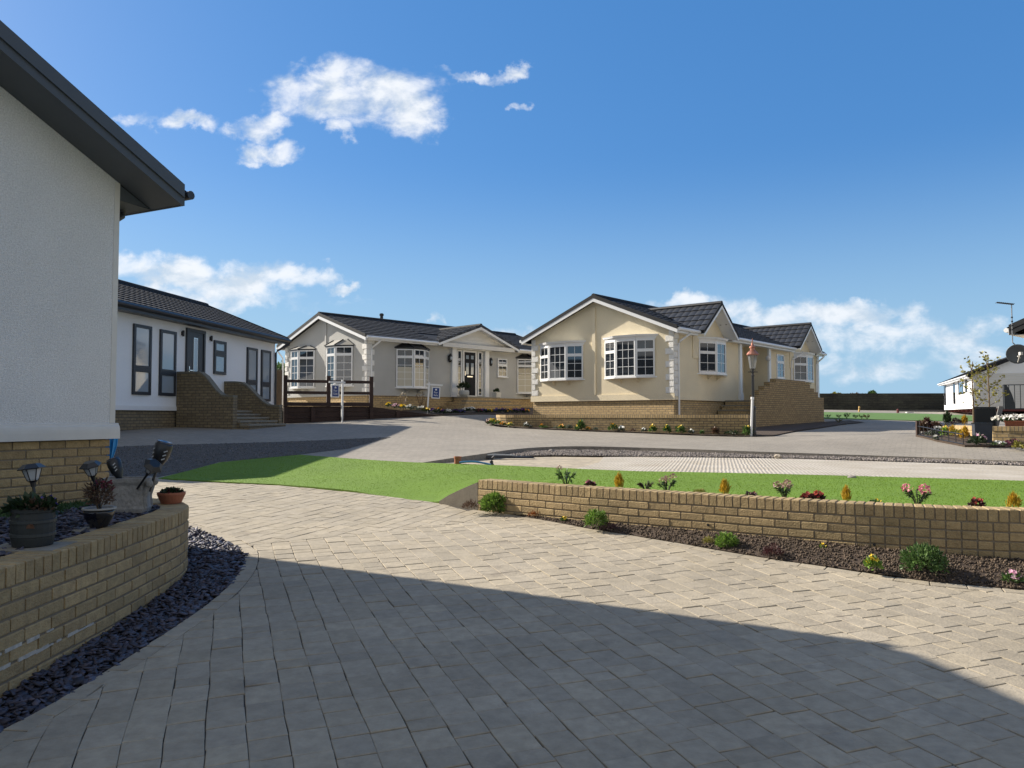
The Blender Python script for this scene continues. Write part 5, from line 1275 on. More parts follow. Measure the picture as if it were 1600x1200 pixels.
sc_.prism([q(s_, z_, .06) for s_, z_ in a_], [q(s_, z_, .10) for s_, z_ in a_]); sc_.build('curved_screen', mat('dark mesh screen', (.022, .028, .034), .6, var=.3, vs=10), dk)
# aerial and dish on the side bungalow
ae = P(1582, 530, 18.7); t = thing('tv_aerial', 'thin television aerial mast rising beside the eaves corner at right', 'aerial', (ae.x, ae.y, ae.z))
mh = 55/1200*18.7
MB().tube([(0,0,-.02), (0,0,mh)], .012, 6).tube([(0,0,0), (.0,0,-.08), (.10,.02,-.16), (.36,.1,-.22)], .012, 6).build('mast', mat('galvanised', (.30, .31, .32), .45, metal=.5), t)
a_ = MB(); a_.bar((.05,0,mh), (-.36,0,mh+.045), .03, .03); a_.build('boom', m_black, t)
e_ = MB()
for i in range(9): x = -.34+.045*i; e_.tube([(x, -.09, mh+.045-(x+.36)*.11), (x, .09, mh+.045-(x+.36)*.11)], .006, 5)
e_.build('elements', m_black, t)
for i in range(4): MB().lathe([(.022, 0), (.022, .03)], (0, 0, .22+.1*i), 8).build('cable_clip', m_black, t)
dc = P(1590, 553, 18.5); t = thing('satellite_dish', 'dark grey satellite dish at the right edge before the white lodge roof', 'dish', (dc.x, dc.y, dc.z))
R_ = Matrix.Rotation(math.radians(62), 4, 'X') @ Matrix.Rotation(math.radians(10), 4, 'Y'); R_ = Matrix.Rotation(math.radians(-38), 4, 'Z') @ Matrix.Rotation(math.radians(108), 4, 'X')
MB().lathe([(.001, -.05), (.10, -.042), (.19, -.018), (.235, .0), (.245, .008), (.235, .012), (.18, -.006), (.001, -.035)], (0,0,0), 20, M=R_.to_3x3()).build('reflector', mat('dish grey', (.09, .105, .12), .45), t, smooth=True)
MB().tube([(0,0,-.05), (.16,.04,-.14), (.42,.05,-.14)], .02, 8).build('bracket', m_trimg, t); MB().tube([(0,0,-.2), (-.12,-.28,-.02)], .012, 6).box(-.15,-.09,-.33,-.26,-.05,.02).build('receiver_arm', m_trimg, t)

# brick planter at the right with its pots
EW = [(10.42,18.2), (10.18,16.8), (10.28,16.35), (10.6,16.15), (13.0,14.6), (16,12.9)]
w = strip_wall('end_planter_wall', smooth_path(EW, 3), below(.15), E-.32, .215, 1, m_brick, .10, m_rowlock); tag(w, 'sunlit buff brick planter wall at the right edge', 'wall')
ebed = smooth_path(EW, 3)[6:]+[(16.4,12.5), (13.2,14.0), (10.6,15.55), (9.9,15.6), (9.35,15.9), (9.35,16.9), (9.6,18.3), (11.6,20.9), (12.4,20.0)]
setting(sheet('flower_bed', ebed, .25, near_z(.04), m_soil, skirt=.05), label='dark soil bed inside the low border fence at right', cat='flower bed')
eb2 = [(10.5,18.3), (10.4,16.9), (10.5,16.5), (10.8,16.3), (16,13.2), (20,16), (13.5,21)]
setting(sheet('planter_soil', eb2, .4, lambda x, y: np.zeros_like(x)+E-.36, m_soil, skirt=0))
bf = thing('border_fence', 'low dark picket edging around the small garden bed at right', 'edging fence', (0,0,0))
for path in ([(11.6,20.9), (9.62,18.25), (9.38,16.9), (9.38,16.0)], [(11.7,20.8), (10.6,18.4)]):
    pt = Path(path); n = int(pt.L/.13)
    for i in range(n+1):
        a = pt.at(pt.L*i/n); b = gz(a.x, a.y); MB().tube([(a.x,a.y,b), (a.x,a.y,b+.30)], .009, 5).build('picket', m_black, bf) if i % 2 == 0 else None
    mb = MB()
    for z_ in (.05, .25): mb.tube([(pt.at(pt.L*i/20).x, pt.at(pt.L*i/20).y, gz(*pt.at(pt.L*i/20))+z_) for i in range(21)], .012, 5)
    mb.build('rail', m_black, bf)
a = Path([(9.62,18.25), (9.38,16.9)]);
p = P(1438, 682, 18.2); MB().box(-.03,.03,-.03,.03,-.1,.38).build('edging_post', m_timber, bf).location = (9.62, 18.25, gz(9.62, 18.25))
bp_ = P(1529, 700, 16.0); t = thing('slate_planter', 'square dark slate planter at the left end of the sunlit brick wall', 'planter', (9.93, 16.25, gz(9.93, 16.25)), -.35)
MB().prism([(-.15,-.14,0), (.15,-.14,0), (.15,.14,0), (-.15,.14,0)], [(-.165,-.15,.42), (.165,-.15,.42), (.165,.15,.42), (-.165,.15,.42)]).build('box', mat('dark slate box', (.03, .036, .05), .6, var=.2, vs=9), t); MB().box(-.172,.172,-.157,.157,.421,.445).build('rim', m_black, t)
sc2 = P(1539, 664, 18.4); t = thing('garden_panel', 'black framed dark square panel standing behind the sunlit brick planter', 'panel', (sc2.x, sc2.y, E-.38), -.15)
MB().box(-.21,.21,-.02,.02,.08,.56).build('panel', mat('dark glass panel', (.008, .010, .012), .35, spec=.4), t)
fm = MB()
for q_ in ((-.245,-.21,0,.60), (.21,.245,0,.60), (-.21,.21,.561,.60), (-.21,.21,.05,.079)): fm.box(q_[0], q_[1], -.03, .03, q_[2], q_[3])
fm.build('frame', m_black, t)
ob = P(1562, 640, 18.6); t = thing('leaning_board', 'grey wooden board leaning behind the white flowers', 'board', (ob.x, ob.y, E-.38), -.3)
MB().prism([(-.16,.0,0), (-.06,.0,0), (-.06,.04,0), (-.16,.04,0)], [(.02,.12,.62), (.12,.12,.62), (.12,.16,.62), (.02,.16,.62)]).build('board', mat('silvered wood', (.20, .19, .18), .8, var=.25, vs=7), t)
pt_ = P(1581, 667, 16.6); m_terra = mat('terracotta', (.34, .12, .065), .8, var=.2, vs=12)
t = thing('trough_pot', 'long terracotta pot on the brick planter, full of white flowers', 'pot', (10.86, 16.62, E-.21), -.53)
MB().prism([(-.15,-.10,-.10), (.15,-.10,-.10), (.15,.10,-.10), (-.15,.10,-.10)], [(-.18,-.13,.08), (.18,-.13,.08), (.18,.13,.08), (-.18,.13,.08)]).box(-.195,.195,-.145,.145,.081,.11).build('pot', m_terra, t); trough_t = t

# the unfinished plot: pipes and stones
q = P(715, 727, 13.35); t = thing('clay_pipe', 'red brown clay drain pipe stub at the lawn edge', 'pipe', (q.x, q.y, E-.87))
MB().lathe([(.058,0), (.058,.13), (.066,.135), (.066,.17), (.05,.17), (.046,.02)], (0,0,0), 14).build('pipe', m_terra, t)
pts_ = [P(x, y, 1) for x, y in ()]
q0, q1 = Vector((-.90, 13.2)), Vector((-.36, 13.15)); t = thing('blue_pipe', 'thin blue water pipe arching along the lawn edge', 'pipe', (0,0,0))
MB().tube([(q0.x+(q1.x-q0.x)*i/10, 13.2-.005*i, E-.84+.06*math.sin(math.pi*(.25+.7*i/10))) for i in range(11)], .016, 8).build('pipe', mat('blue pipe', (.05, .22, .42), .4), t)
q = P(768, 727, 13.3); t = thing('stop_tap', 'small black pipe fitting at the end of the blue pipe', 'fitting', (q.x, q.y, E-.865))
MB().lathe([(.04,0), (.045,.03), (.03,.05), (.03,.09)], (0,0,0), 10).tube([(0,0,.08), (.02,0,.14), (.05,0,.17)], .022, 8).build('fitting', m_black, t)
t = thing('drain_mat', 'folded black membrane strip lying at the edge of the gravel', 'membrane', (-.15, 15.55, E-.85), -.06)
n = 12; A_, B_ = [], []
MB().prism([(-.55,-.10,0), (.62,-.05,0), (.62,.05,0), (-.55,.14,0)], [(-.5,-.08,.05), (.55,-.03,.035), (.55,.03,.035), (-.5,.11,.06)]).build('membrane', m_black, t); MB().tube([(-.52,-.02,.055), (-.2,.02,.07), (.2,.03,.055)], .018, 6).build('pipe_edge', m_trimg, t)
def rock(name, label, x, y, z, s, m, cat='stone'):
    bm = bmesh.new(); bmesh.ops.create_icosphere(bm, subdivisions=2, radius=1)
    for v in bm.verts: v.co *= 1+random.uniform(-.16, .16); v.co.x *= s*1.25; v.co.y *= s; v.co.z *= s*.75
    me = bpy.data.meshes.new(name); bm.to_mesh(me); bm.free(); o = bpy.data.objects.new(name, me); COL.objects.link(o); me.materials.append(m); o.location = (x, y, z+s*.5); tag(o, label, cat); return o
q = G(1216, 716, -.85); rock('stone', 'pale rounded stone at the edge of the gravel strip', q.x, q.y, E-.85, .065, mat('pale stone', (.42, .36, .28), .85, var=.2, vs=12, bump=.5))
q = G(1339, 749, -.83); rock('stone', 'small grey stone on the slab edge behind the lawn', q.x, q.y+.15, E-.85, .05, mat('grey stone', (.22, .2, .18), .85))
q = G(862, 706.5, -.84); rock('stone', 'small stone near the curved gravel edge', q.x, q.y, E-.85, .06, mat('grey stone', (.22, .2, .18), .85))

# ------------------------------------------------------------------ things in the raised bed at the left
zb = E-.755
slp = MB().box(-.19,.19,-.15,.15,0,.022).build('paving_slab', m_slabst); slp.location = (-2.70, 4.33, zb+.005); slp.rotation_euler = (0,0,.1); tag(slp, 'small square slab under the barrel pot', 'slab')
t = thing('barrel_pot', 'dark barrel shaped pot with moulded hoops beside the planter wall coping', 'pot', (-2.70, 4.36, zb+.030))
m_barrel = mat('dark barrel plastic', (.022, .026, .026), .6, var=.25, vs=9)
MB().lathe([(.100,0), (.108,.04), (.112,.10), (.110,.155), (.106,.185), (.114,.188), (.114,.208), (.098,.208), (.094,.18), (.001,.178)], (0,0,0), 22).build('pot', m_barrel, t, smooth=False)
for z_, r_ in ((.05,.111), (.125,.1135)):
    MB().lathe([(r_-.004, z_), (r_+.003, z_+.004), (r_+.003, z_+.020), (r_-.004, z_+.024)], (0,0,0), 22).build('hoop', mat('hoop', (.035, .04, .04), .5), t)
mb = MB()
for k in range(7):
    a = math.radians(-62+18*(k-3)*.0); d = math.radians(k*30); x_ = .05; c0 = Vector((.052, -.105, .11)); mb.bar(c0, c0+Vector((.022*math.cos(d), -.004, .022*math.sin(d))), .004, .006)
mb.build('moulded_sun', mat('rust moulding', (.11, .05, .025), .7), t)
t2 = thing('ceramic_pot', 'glossy black ceramic pot with a pale rim on the slate', 'pot', (-2.715, 5.08, zb+.02))
MB().lathe([(.050,0), (.055,.012), (.085,.07), (.094,.105), (.091,.118), (.001,.11)], (0,0,0), 22).build('pot', mat('black glaze', (.006, .007, .012), .12, spec=.8), t2, smooth=True)
MB().lathe([(.090,.1185), (.104,.125), (.102,.135), (.088,.134), (.080,.122)], (0,0,0), 22).build('rim', mat('pale glaze rim', (.30, .29, .27), .4), t2); pot2 = t2
stt = MB().lathe([(.13,0), (.135,.02), (.12,.025)], (0,0,0), 7).build('stepping_stone', m_slabst); stt.location = (-2.74, 5.06, zb-.004); tag(stt, 'flat pale stone under the black ceramic pot', 'stone')
m_cast = mat('cast stone', (.26, .25, .235), .9, var=.3, vs=11, bump=.9, bs=35, dirt=((.09, .085, .07), 5, .58))
t3 = thing('stone_trough', 'weathered carved stone trough with scrolled corners on the slate', 'trough', (-3.0, 6.02, zb+.01), .25); t3.scale = (.82, .9, 1.0)
def rrect(w, d, z, n=6, r=.05):
    out_ = []
    for cx_, cy_, a0_ in ((w-r, d-r, 0), (-w+r, d-r, 90), (-w+r, -d+r, 180), (w-r, -d+r, 270)):
        for k in range(n): a = math.radians(a0_+90*k/(n-1)); out_.append((cx_+r*math.cos(a), cy_+r*math.sin(a), z))
    return out_
mb = MB(); lev = [rrect(.195, .125, 0), rrect(.20, .13, .03), rrect(.192, .120, .05), rrect(.186, .115, .12), rrect(.190, .118, .21), rrect(.205, .13, .235), rrect(.205, .13, .265), rrect(.165, .095, .265), rrect(.16, .09, .18)]
vs = [p for r_ in lev for p in r_]; n = 24; fs = [tuple(range(n))[::-1]]+[(i*n+k, i*n+(k+1)%n, (i+1)*n+(k+1)%n, (i+1)*n+k) for i in range(len(lev)-1) for k in range(n)]+[tuple(range((len(lev)-1)*n, len(lev)*n))]
mb.add(vs, fs).build('trough', m_cast, t3, smooth=False)
for sx_ in (-1, 1):
    sc_ = MB()
    for sy_ in (-1, 1):
        sc_ = MB(); sc_.tube([(sx_*.185, sy_*.10, .03), (sx_*.175, sy_*.095, .12), (sx_*.20, sy_*.115, .20)], .022, 8); sc_.ball((sx_*.215, sy_*.12, .225), .034, 10, 8); sc_.build('scroll', m_cast, t3)
t4 = thing('terracotta_bowl', 'terracotta bowl of dark seedlings on the end of the planter wall', 'bowl', (-2.855, 6.47, E-.729))
MB().lathe([(.078,0), (.082,.008), (.105,.06), (.112,.075), (.112,.092), (.100,.092), (.094,.07), (.001,.066)], (0,0,0), 24).build('bowl', m_terra, t4, smooth=False); bowl = t4

# solar lanterns and torches
m_pl = m_black; m_sol = mat('solar panel', (.02, .03, .06), .15, spec=.8)
m_frost = bpy.data.materials.new('lantern plastic'); m_frost.use_nodes = True; gb = m_frost.node_tree.nodes['Principled BSDF']; gb.inputs['Base Color'].default_value = (.42, .44, .46, 1); gb.inputs['Roughness'].default_value = .15
def solar_lantern(label, foot, top, s=1.):
    foot, top = Vector(foot), Vector(top); d = (top-foot); Lh = d.length; q = d.to_track_quat('Z', 'Y')
    t = thing('solar_lantern', label, 'solar light', foot); t.rotation_mode = 'QUATERNION'; t.rotation_quaternion = q
    h = Lh-.095*s
    MB().tube([(0,0,-.03), (0,0,h)], .008*s, 8).lathe([(.012*s, h-.035*s), (.016*s, h-.01*s), (.026*s, h)], (0,0,0), 8).build('stake', m_pl, t)
    MB().lathe([(.024*s, h+.001), (.030*s, h+.01*s), (.047*s, h+.064*s)], (0,0,0), 6).build('lamp_glass', m_frost, t)
    MB().lathe([(.070*s, h+.065*s), (.072*s, h+.070*s), (.043*s, h+.094*s), (.040*s, h+.096*s)], (0,0,0), 6).build('cap', m_pl, t)
    r_ = MB()
    for k in range(6):
        a = k*math.pi/3; r_.tube([(.026*s*math.cos(a), .026*s*math.sin(a), h), (.048*s*math.cos(a), .048*s*math.sin(a), h+.065*s)], .003*s, 5)
    r_.build('rib', m_pl, t); return t
solar_lantern('upright black solar lantern planted in the barrel pot', (-2.69, 4.37, zb+.2), P(49, 725, 4.37), 1.0)
solar_lantern('tilted black solar lantern rising from the glossy ceramic pot', (-2.70, 5.08, zb+.12), P(140, 722, 4.98), .95)
solar_lantern('tilted solar lantern leaning on the right end of the stone trough', P(217, 760, 5.92), P(242, 724, 5.80), 1.05)
def solar_torch(label, foot, top, s=1., slots=True):
    foot, top = Vector(foot), Vector(top); d = top-foot; Lh = d.length
    t = thing('solar_torch', label, 'solar torch', foot); t.rotation_mode = 'QUATERNION'; t.rotation_quaternion = d.to_track_quat('Z', 'Y')
    h = Lh-.20*s
    MB().tube([(0,0,-.03), (0,0,h+.01)], .009*s, 8).build('stake', m_pl, t)
    MB().lathe([(.012*s, h), (.022*s, h+.03*s), (.048*s, h+.09*s), (.056*s, h+.14*s), (.055*s, h+.18*s), (.05*s, h+.19*s)], (0,0,0), 16).build('torch_head', m_pl, t, smooth=True); MB().lathe([(.05*s, h+.191*s), (.047*s, h+.20*s), (.02*s, h+.206*s)], (0,0,0), 16).build('solar_cap', m_sol, t)
    if slots:
        w_ = MB()
        for k in range(4):
            for r_ in range(3):
                a = k*1.57+.6; z_ = h+(.085+.026*r_)*s; rr = (.0495+.0025*r_)*s; w_.bar((rr*math.cos(a-.2), rr*math.sin(a-.2), z_), (rr*math.cos(a+.2), rr*math.sin(a+.2), z_+.012*s), .003*s, .007*s)
        w_.build('flame_slots', m_frost, t)
    return t
solar_torch('black solar flame torch leaning right out of the stone trough', (-2.80, 5.98, zb+.2), P(258, 690, 6.0), 1.2)
solar_torch('black solar torch standing behind the left end of the stone trough', (-3.07, 6.08, zb+.2), P(176, 717, 6.1), .95)
bt = P(171, 690, 7.62); t = thing('blue_cloth', 'bright blue cloth hanging behind the corner of the near house', 'cloth', (bt.x, bt.y, E-.46))
mb = MB(); n = 10
top_ = [(-.06+.145*k/n, .012*math.sin(k*2.1), .33+.02*math.cos(k)) for k in range(n+1)]; mid_ = [(-.05+.12*k/n, .02*math.sin(k*2.1+.5), .17) for k in range(n+1)]; bot_ = [(-.01+.035*k/n, .008*math.sin(k*2.1+1), .0) for k in range(n+1)]
for A_, B_ in ((bot_, mid_), (mid_, top_)):
    for k in range(n): mb.prism([A_[k], A_[k+1], B_[k+1], B_[k]], [(p[0], p[1]+.006, p[2]) for p in (A_[k], A_[k+1], B_[k+1], B_[k])])
mb.build('cloth', mat('blue nylon', (.03, .30, .68), .5), t, smooth=False)
# pots beside the black door
p_ = local(Bh, flB.a(711.5), .55); t = thing('grey_pot', 'round grey pot of leafy plants left of the black front door', 'pot', (p_.x, p_.y, Bh['zf']-.03)); MB().lathe([(.13,0), (.22,.10), (.23,.22), (.20,.28), (.17,.28), (.001,.25)], (0,0,0), 16).build('pot', mat('grey ceramic', (.36, .38, .39), .4), t); gpot = t
p_ = local(Bh, flB.a(762.5), .55); t = thing('pale_planter', 'small square pale planter right of the black front door', 'planter', (p_.x, p_.y, Bh['zf']-.03), .8); MB().prism([(-.13,-.13,0), (.13,-.13,0), (.13,.13,0), (-.13,.13,0)], [(-.15,-.15,.22), (.15,-.15,.22), (.15,.15,.22), (-.15,.15,.22)]).build('pot', m_trimg, t); ppot = t
# ------------------------------------------------------------------ plants
def leafmat(n, c, c2=None, tr=.25, isl=.35): return mat(n, c, .5, isl=isl, hue=c2, trans=tr, var=.1, vs=15)
L_green = leafmat('fresh leaf', (.11, .21, .03), (.19, .30, .05)); L_mid = leafmat('mid green leaf', (.055, .115, .03), (.10, .17, .045)); L_dark = leafmat('dark leaf', (.018, .038, .014), (.03, .055, .02))
L_gold = leafmat('golden conifer', (.55, .33, .02), (.45, .30, .03)); L_red = leafmat('dark red leaf', (.075, .018, .022), (.05, .02, .02)); L_heath = leafmat('heather', (.085, .022, .05), (.04, .03, .025))
L_brown = leafmat('brown sprig', (.09, .05, .032), (.13, .08, .05)); L_olive = leafmat('spring leaf', (.20, .20, .035), (.27, .24, .05)); L_grey = leafmat('grey leaf', (.10, .12, .085), (.14, .16, .12)); L_orange = leafmat('orange sprig', (.30, .10, .02), (.2, .06, .02))
m_bark = mat('young bark', (.14, .10, .06), .85, var=.25, vs=20); m_stem = mat('stem', (.05, .06, .022), .7)
def bl(n, c, c2=None): return mat(n, c, .55, isl=.2, hue=c2, trans=.2)
F_yel = bl('yellow petal', (.78, .50, .015), (.85, .62, .03)); F_ora = bl('orange petal', (.75, .28, .015), (.80, .42, .03)); F_white = bl('white petal', (.78, .77, .72)); F_pur = bl('purple petal', (.075, .025, .16), (.13, .05, .24)); F_pink = bl('pink petal', (.62, .16, .24), (.75, .30, .36))
F_red = bl('red petal', (.38, .03, .03), (.55, .10, .06)); F_cone = bl('pink cone flower', (.46, .33, .25), (.38, .22, .19)); F_blush = bl('blush petal', (.72, .55, .58), (.62, .28, .42)); F_maroon = bl('maroon petal', (.11, .015, .035), (.20, .03, .05)); F_blue = bl('violet petal', (.12, .09, .42), (.07, .05, .25))
def leaves(name, n, ctr, rad, m, ll=.05, lw=.025, out=1., up=.4, rnd=.7, shell=.5, parent=None, taper=0., low=-.2, seed=0, fold=.25):
    r = np.random.default_rng(seed+n)
    q = r.normal(size=(n*3, 3)); q /= np.linalg.norm(q, axis=1)[:, None]; q = q[q[:, 2] > low][:n]; n = len(q)
    k = (shell+(1-shell)*r.random(n)**.6)[:, None]; q0 = q.copy(); pos = q*k
    if taper: pos[:, :2] *= np.clip(1-taper*np.clip(pos[:, 2:3], 0, 1)**1.0, .06, 1)
    # clumps and gaps: pull leaves towards a few shoot directions
    sh = r.normal(size=(max(4, n//24), 3)); sh /= np.linalg.norm(sh, axis=1)[:, None]
    idx = np.argmax(q0 @ sh.T, 1); pos = pos*(.86+.22*r.random(len(sh))[idx])[:, None]+(sh[idx]*k*.9-pos)*.18
    pos = pos*np.array(rad)+np.array(ctr)
    d = q0*out+np.array([0, 0, up])+r.normal(size=(n, 3))*rnd; d /= np.linalg.norm(d, axis=1)[:, None]
    w = np.cross(d, r.normal(size=(n, 3))); w /= np.linalg.norm(w, axis=1)[:, None]; nn = np.cross(d, w)
    s = r.uniform(.7, 1.25, (n, 1)); l = ll*s; wd = lw*s
    V = np.stack([pos, pos+d*l*.5+w*wd*.5+nn*wd*fold, pos+d*l, pos+d*l*.5-w*wd*.5+nn*wd*fold], 1).reshape(-1, 3)
    b = np.arange(n)*4; FA = np.stack([np.stack([b, b+1, b+2], 1), np.stack([b, b+2, b+3], 1)], 1).reshape(-1, 3)
    return nmesh(name, V, FA, m, parent)
def blooms(name, pts, size, m, parent, face=(-.3,-.6,.6), rnd=.5, petals=5, seed=1):
    r = np.random.default_rng(seed); V, FA = [], []
    for p in pts:
        d = Vector(face)+Vector(r.normal(size=3))*rnd; d.normalize(); u = d.cross(Vector((.31,.2,.9))).normalized(); w = d.cross(u); s = size*r.uniform(.8, 1.2); o = len(V)
        V.append(Vector(p)-d*s*.18); ang0 = r.random()*6.28; n = petals*2
        for k in range(n):
            a = ang0+2*math.pi*k/n; rr = s*.5*(1 if k % 2 == 0 else .62); V.append(Vector(p)+(u*math.cos(a)+w*math.sin(a))*rr+d*s*.06*r.normal())
        FA += [(o, o+1+k, o+1+(k+1) % n) for k in range(n)]
    return nmesh(name, np.array([tuple(v) for v in V]), np.array(FA), m, parent)
def dome(n, ctr, rad, seed, top=.2):
    r = np.random.default_rng(seed); q = r.normal(size=(n*6, 3)); q /= np.linalg.norm(q, axis=1)[:, None]; q = q[q[:, 2] > top][:n]; return [tuple(Vector(ctr)+Vector((a[0]*rad[0], a[1]*rad[1], a[2]*rad[2]))) for a in q]
seed = [100]
def plant(name, label, cat, loc, kind, s=1., m=None, fm=None, nfl=6, fs=.03, group=None, rz=None, h=None, w=None, face=(-.3,-.6,.6), noleaf=False):
    seed[0] += 1; sd_ = seed[0]; t = thing(name, label, cat, loc, random.random()*6.28 if rz is None else rz, group)
    fc = Vector(face); fc.rotate(Matrix.Rotation(-t.rotation_euler.z, 3, 'Z')); fc = tuple(fc)
    if kind == 'conifer': leaves('foliage', int(340*1), (0,0,.45*h), (w*.5, w*.5, .55*h), m, .30*h, .05*h, .25, 1.3, .25, .15, t, taper=.8, low=-.8, seed=sd_); MB().tube([(0,0,-.02), (0,0,h*.5)], .008, 5, .004).build('stem', m_bark, t, uv=False)
    elif kind == 'bush': leaves('foliage', 900, (0,0,.38*h), (w*.5, w*.5, .62*h), m, .20*h, .075*h, .9, .55, .5, .45, t, low=-.55, seed=sd_); leaves('inner_foliage', 260, (0,0,.3*h), (w*.36, w*.36, .45*h), L_mid, .2*h, .09*h, .8, .3, .6, .4, t, low=-.5, seed=sd_+5)
    elif kind == 'clump':
        if not noleaf: leaves('foliage', 90, (0,0,.25*h), (w*.45, w*.45, .5*h), m, .42*h, .24*h, 1., .4, .5, .3, t, low=-.1, seed=sd_)
    elif kind == 'heather': leaves('foliage', 420, (0,0,.25*h), (w*.5, w*.5, .75*h), m, .28*h, .06*h, .8, .9, .45, .3, t, low=-.1, seed=sd_)
    elif kind == 'shrub':                   # open shrub with ovate leaves on stems
        st_ = MB(); tips = []
        r = random.Random(sd_)
        for i in range(9):
            a = i*2.4+r.uniform(-.3,.3); e = Vector((math.cos(a)*w*.42*r.uniform(.6,1), math.sin(a)*w*.42*r.uniform(.6,1), h*r.uniform(.6,.95))); st_.tube([(0,0,-.02), tuple(e*.5+Vector((0,0,.05*h))), tuple(e)], .006, 5, .003); tips.append(e)
        st_.build('stems', m_stem, t, uv=False)
        for e in tips: pass
        V = []
        allv, allf = [], []
        rr = np.random.default_rng(sd_)
        for e in tips:
            for k in range(20):
                p = e*rr.uniform(.55, 1.0); d = Vector((p.x*2.2, p.y*2.2, .12*h))+Vector(rr.normal(size=3))*.25*h*1.2; d.normalize(); w_ = d.cross(Vector((rr.normal()*.3, rr.normal()*.3, 1))).normalized(); nn = w_.cross(d); l = .27*h*rr.uniform(.7, 1.2); wd = l*.36; o_ = len(allv)
                allv += [p, p+d*l*.45+w_*wd*.5+nn*wd*.2, p+d*l, p+d*l*.45-w_*wd*.5+nn*wd*.2]; allf += [(o_, o_+1, o_+2), (o_, o_+2, o_+3)]
        nmesh('foliage', np.array([tuple(v) for v in allv]), np.array(allf), m, t)
        if fm and nfl:
            for i, e in enumerate(tips[:nfl]):
                pts = dome(26, tuple(e+Vector((0,0,.02))), (fs, fs, fs*1.15), sd_+i, -.3); blooms('flower_head', pts, fs*.62, fm, t, (0,0,.4), 1.0, 5, sd_+i)
        return t
    if fm and nfl: blooms('blossom', dome(nfl, (0,0,.42*h), (w*.42, w*.42, .62*h), sd_, .25), fs, fm, t, fc, .4, 5, sd_)
    return t
pR, pB = Path(R_WALL), Path(B_EDGE)
def behind(px, d=.36):                     # spot behind the retaining wall under photo column px
    best = min((abs((800+1200*(q.x/q.y))-px), q) for q in [Vector(p) for p in offset_path([tuple(pR.at(pR.L*i/400)) for i in range(401)], .225+d-.20)])[1]
    return (best.x, best.y, float(lz(best.x, best.y))-.01)
def inbed(px, py):                         # spot in the soil bed under a photo pixel
    q = G(px, py, -1.2)
    for _ in range(6): q = G(px, py, float(sb_z(np.array([q.x]), np.array([q.y]))[0])-E)
    return (q.x, q.y, q.z-.005)
# along the top of the retaining wall, left to right
plant('leafy_shrub', 'open shrub with long pointed leaves and a dry pinkish flower head above the wall', 'shrub', behind(883), 'shrub', m=L_mid, fm=F_cone, nfl=1, fs=.03, h=.20, w=.26)
plant('primrose', 'low pink primrose peeping over the wall beside the leafy shrub', 'flower', behind(922), 'clump', m=L_red, fm=F_pink, nfl=10, fs=.035, h=.09, w=.13)
gg = 'golden conifers along the top of the retaining wall'
plant('golden_conifer', 'golden dwarf conifer nearest the left end of the retaining wall', 'conifer', behind(965), 'conifer', m=L_gold, h=.17, w=.10, group=gg)
plant('dark_shrub', 'small shrub with dark red and green leaves right of the first golden conifer', 'shrub', behind(1010), 'shrub', m=L_red, h=.13, w=.20)
plant('skimmia', 'skimmia with two pale pink flower heads above the wall', 'shrub', behind(1041), 'shrub', m=L_dark, fm=F_cone, nfl=3, fs=.036, h=.15, w=.20)
plant('grass_tuft', 'wispy pale grass tuft just showing above the wall coping', 'grass', behind(1090), 'heather', m=L_olive, h=.07, w=.13)
plant('golden_conifer', 'golden dwarf conifer between the grass tuft and the dark rosette', 'conifer', behind(1130.5), 'conifer', m=L_gold, h=.16, w=.10, group=gg)
plant('rosette', 'low dark rosette of leaves on top of the wall', 'flower', behind(1172), 'clump', m=L_heath, fm=F_maroon, nfl=3, fs=.03, h=.07, w=.13)
plant('skimmia', 'skimmia with one tall cluster of dusty pink heads and glossy dark leaves', 'shrub', behind(1224), 'shrub', m=L_dark, fm=F_cone, nfl=5, fs=.034, h=.15, w=.17)
plant('primrose', 'broad twin clump of bright red flowers on the wall', 'flower', behind(1259), 'clump', m=L_red, fm=F_red, nfl=22, fs=.034, h=.085, w=.12)
plant('primrose', 'rounder right half of the bright red flower pair on the wall', 'flower', behind(1277), 'clump', m=L_red, fm=F_red, nfl=26, fs=.034, h=.10, w=.12)
plant('golden_conifer', 'slim golden dwarf conifer right of the bright red flowers', 'conifer', behind(1319), 'conifer', m=L_gold, h=.15, w=.085, group=gg)
plant('pansy', 'small pale yellow pansy just above the wall coping', 'flower', behind(1366), 'clump', m=L_mid, fm=F_yel, nfl=3, fs=.03, h=.06, w=.11)
plant('rhododendron', 'dark leaved rhododendron with vivid pink blossoms on the wall', 'shrub', behind(1430), 'shrub', m=L_dark, fm=F_pink, nfl=3, fs=.042, h=.16, w=.24)
plant('primrose', 'small red primrose of two tiers left of the last golden conifer', 'flower', behind(1522), 'clump', m=L_red, fm=F_red, nfl=9, fs=.032, h=.10, w=.12)
plant('golden_conifer', 'bushy golden dwarf conifer at the right end of the wall', 'conifer', behind(1580), 'conifer', m=L_gold, h=.145, w=.11, group=gg)
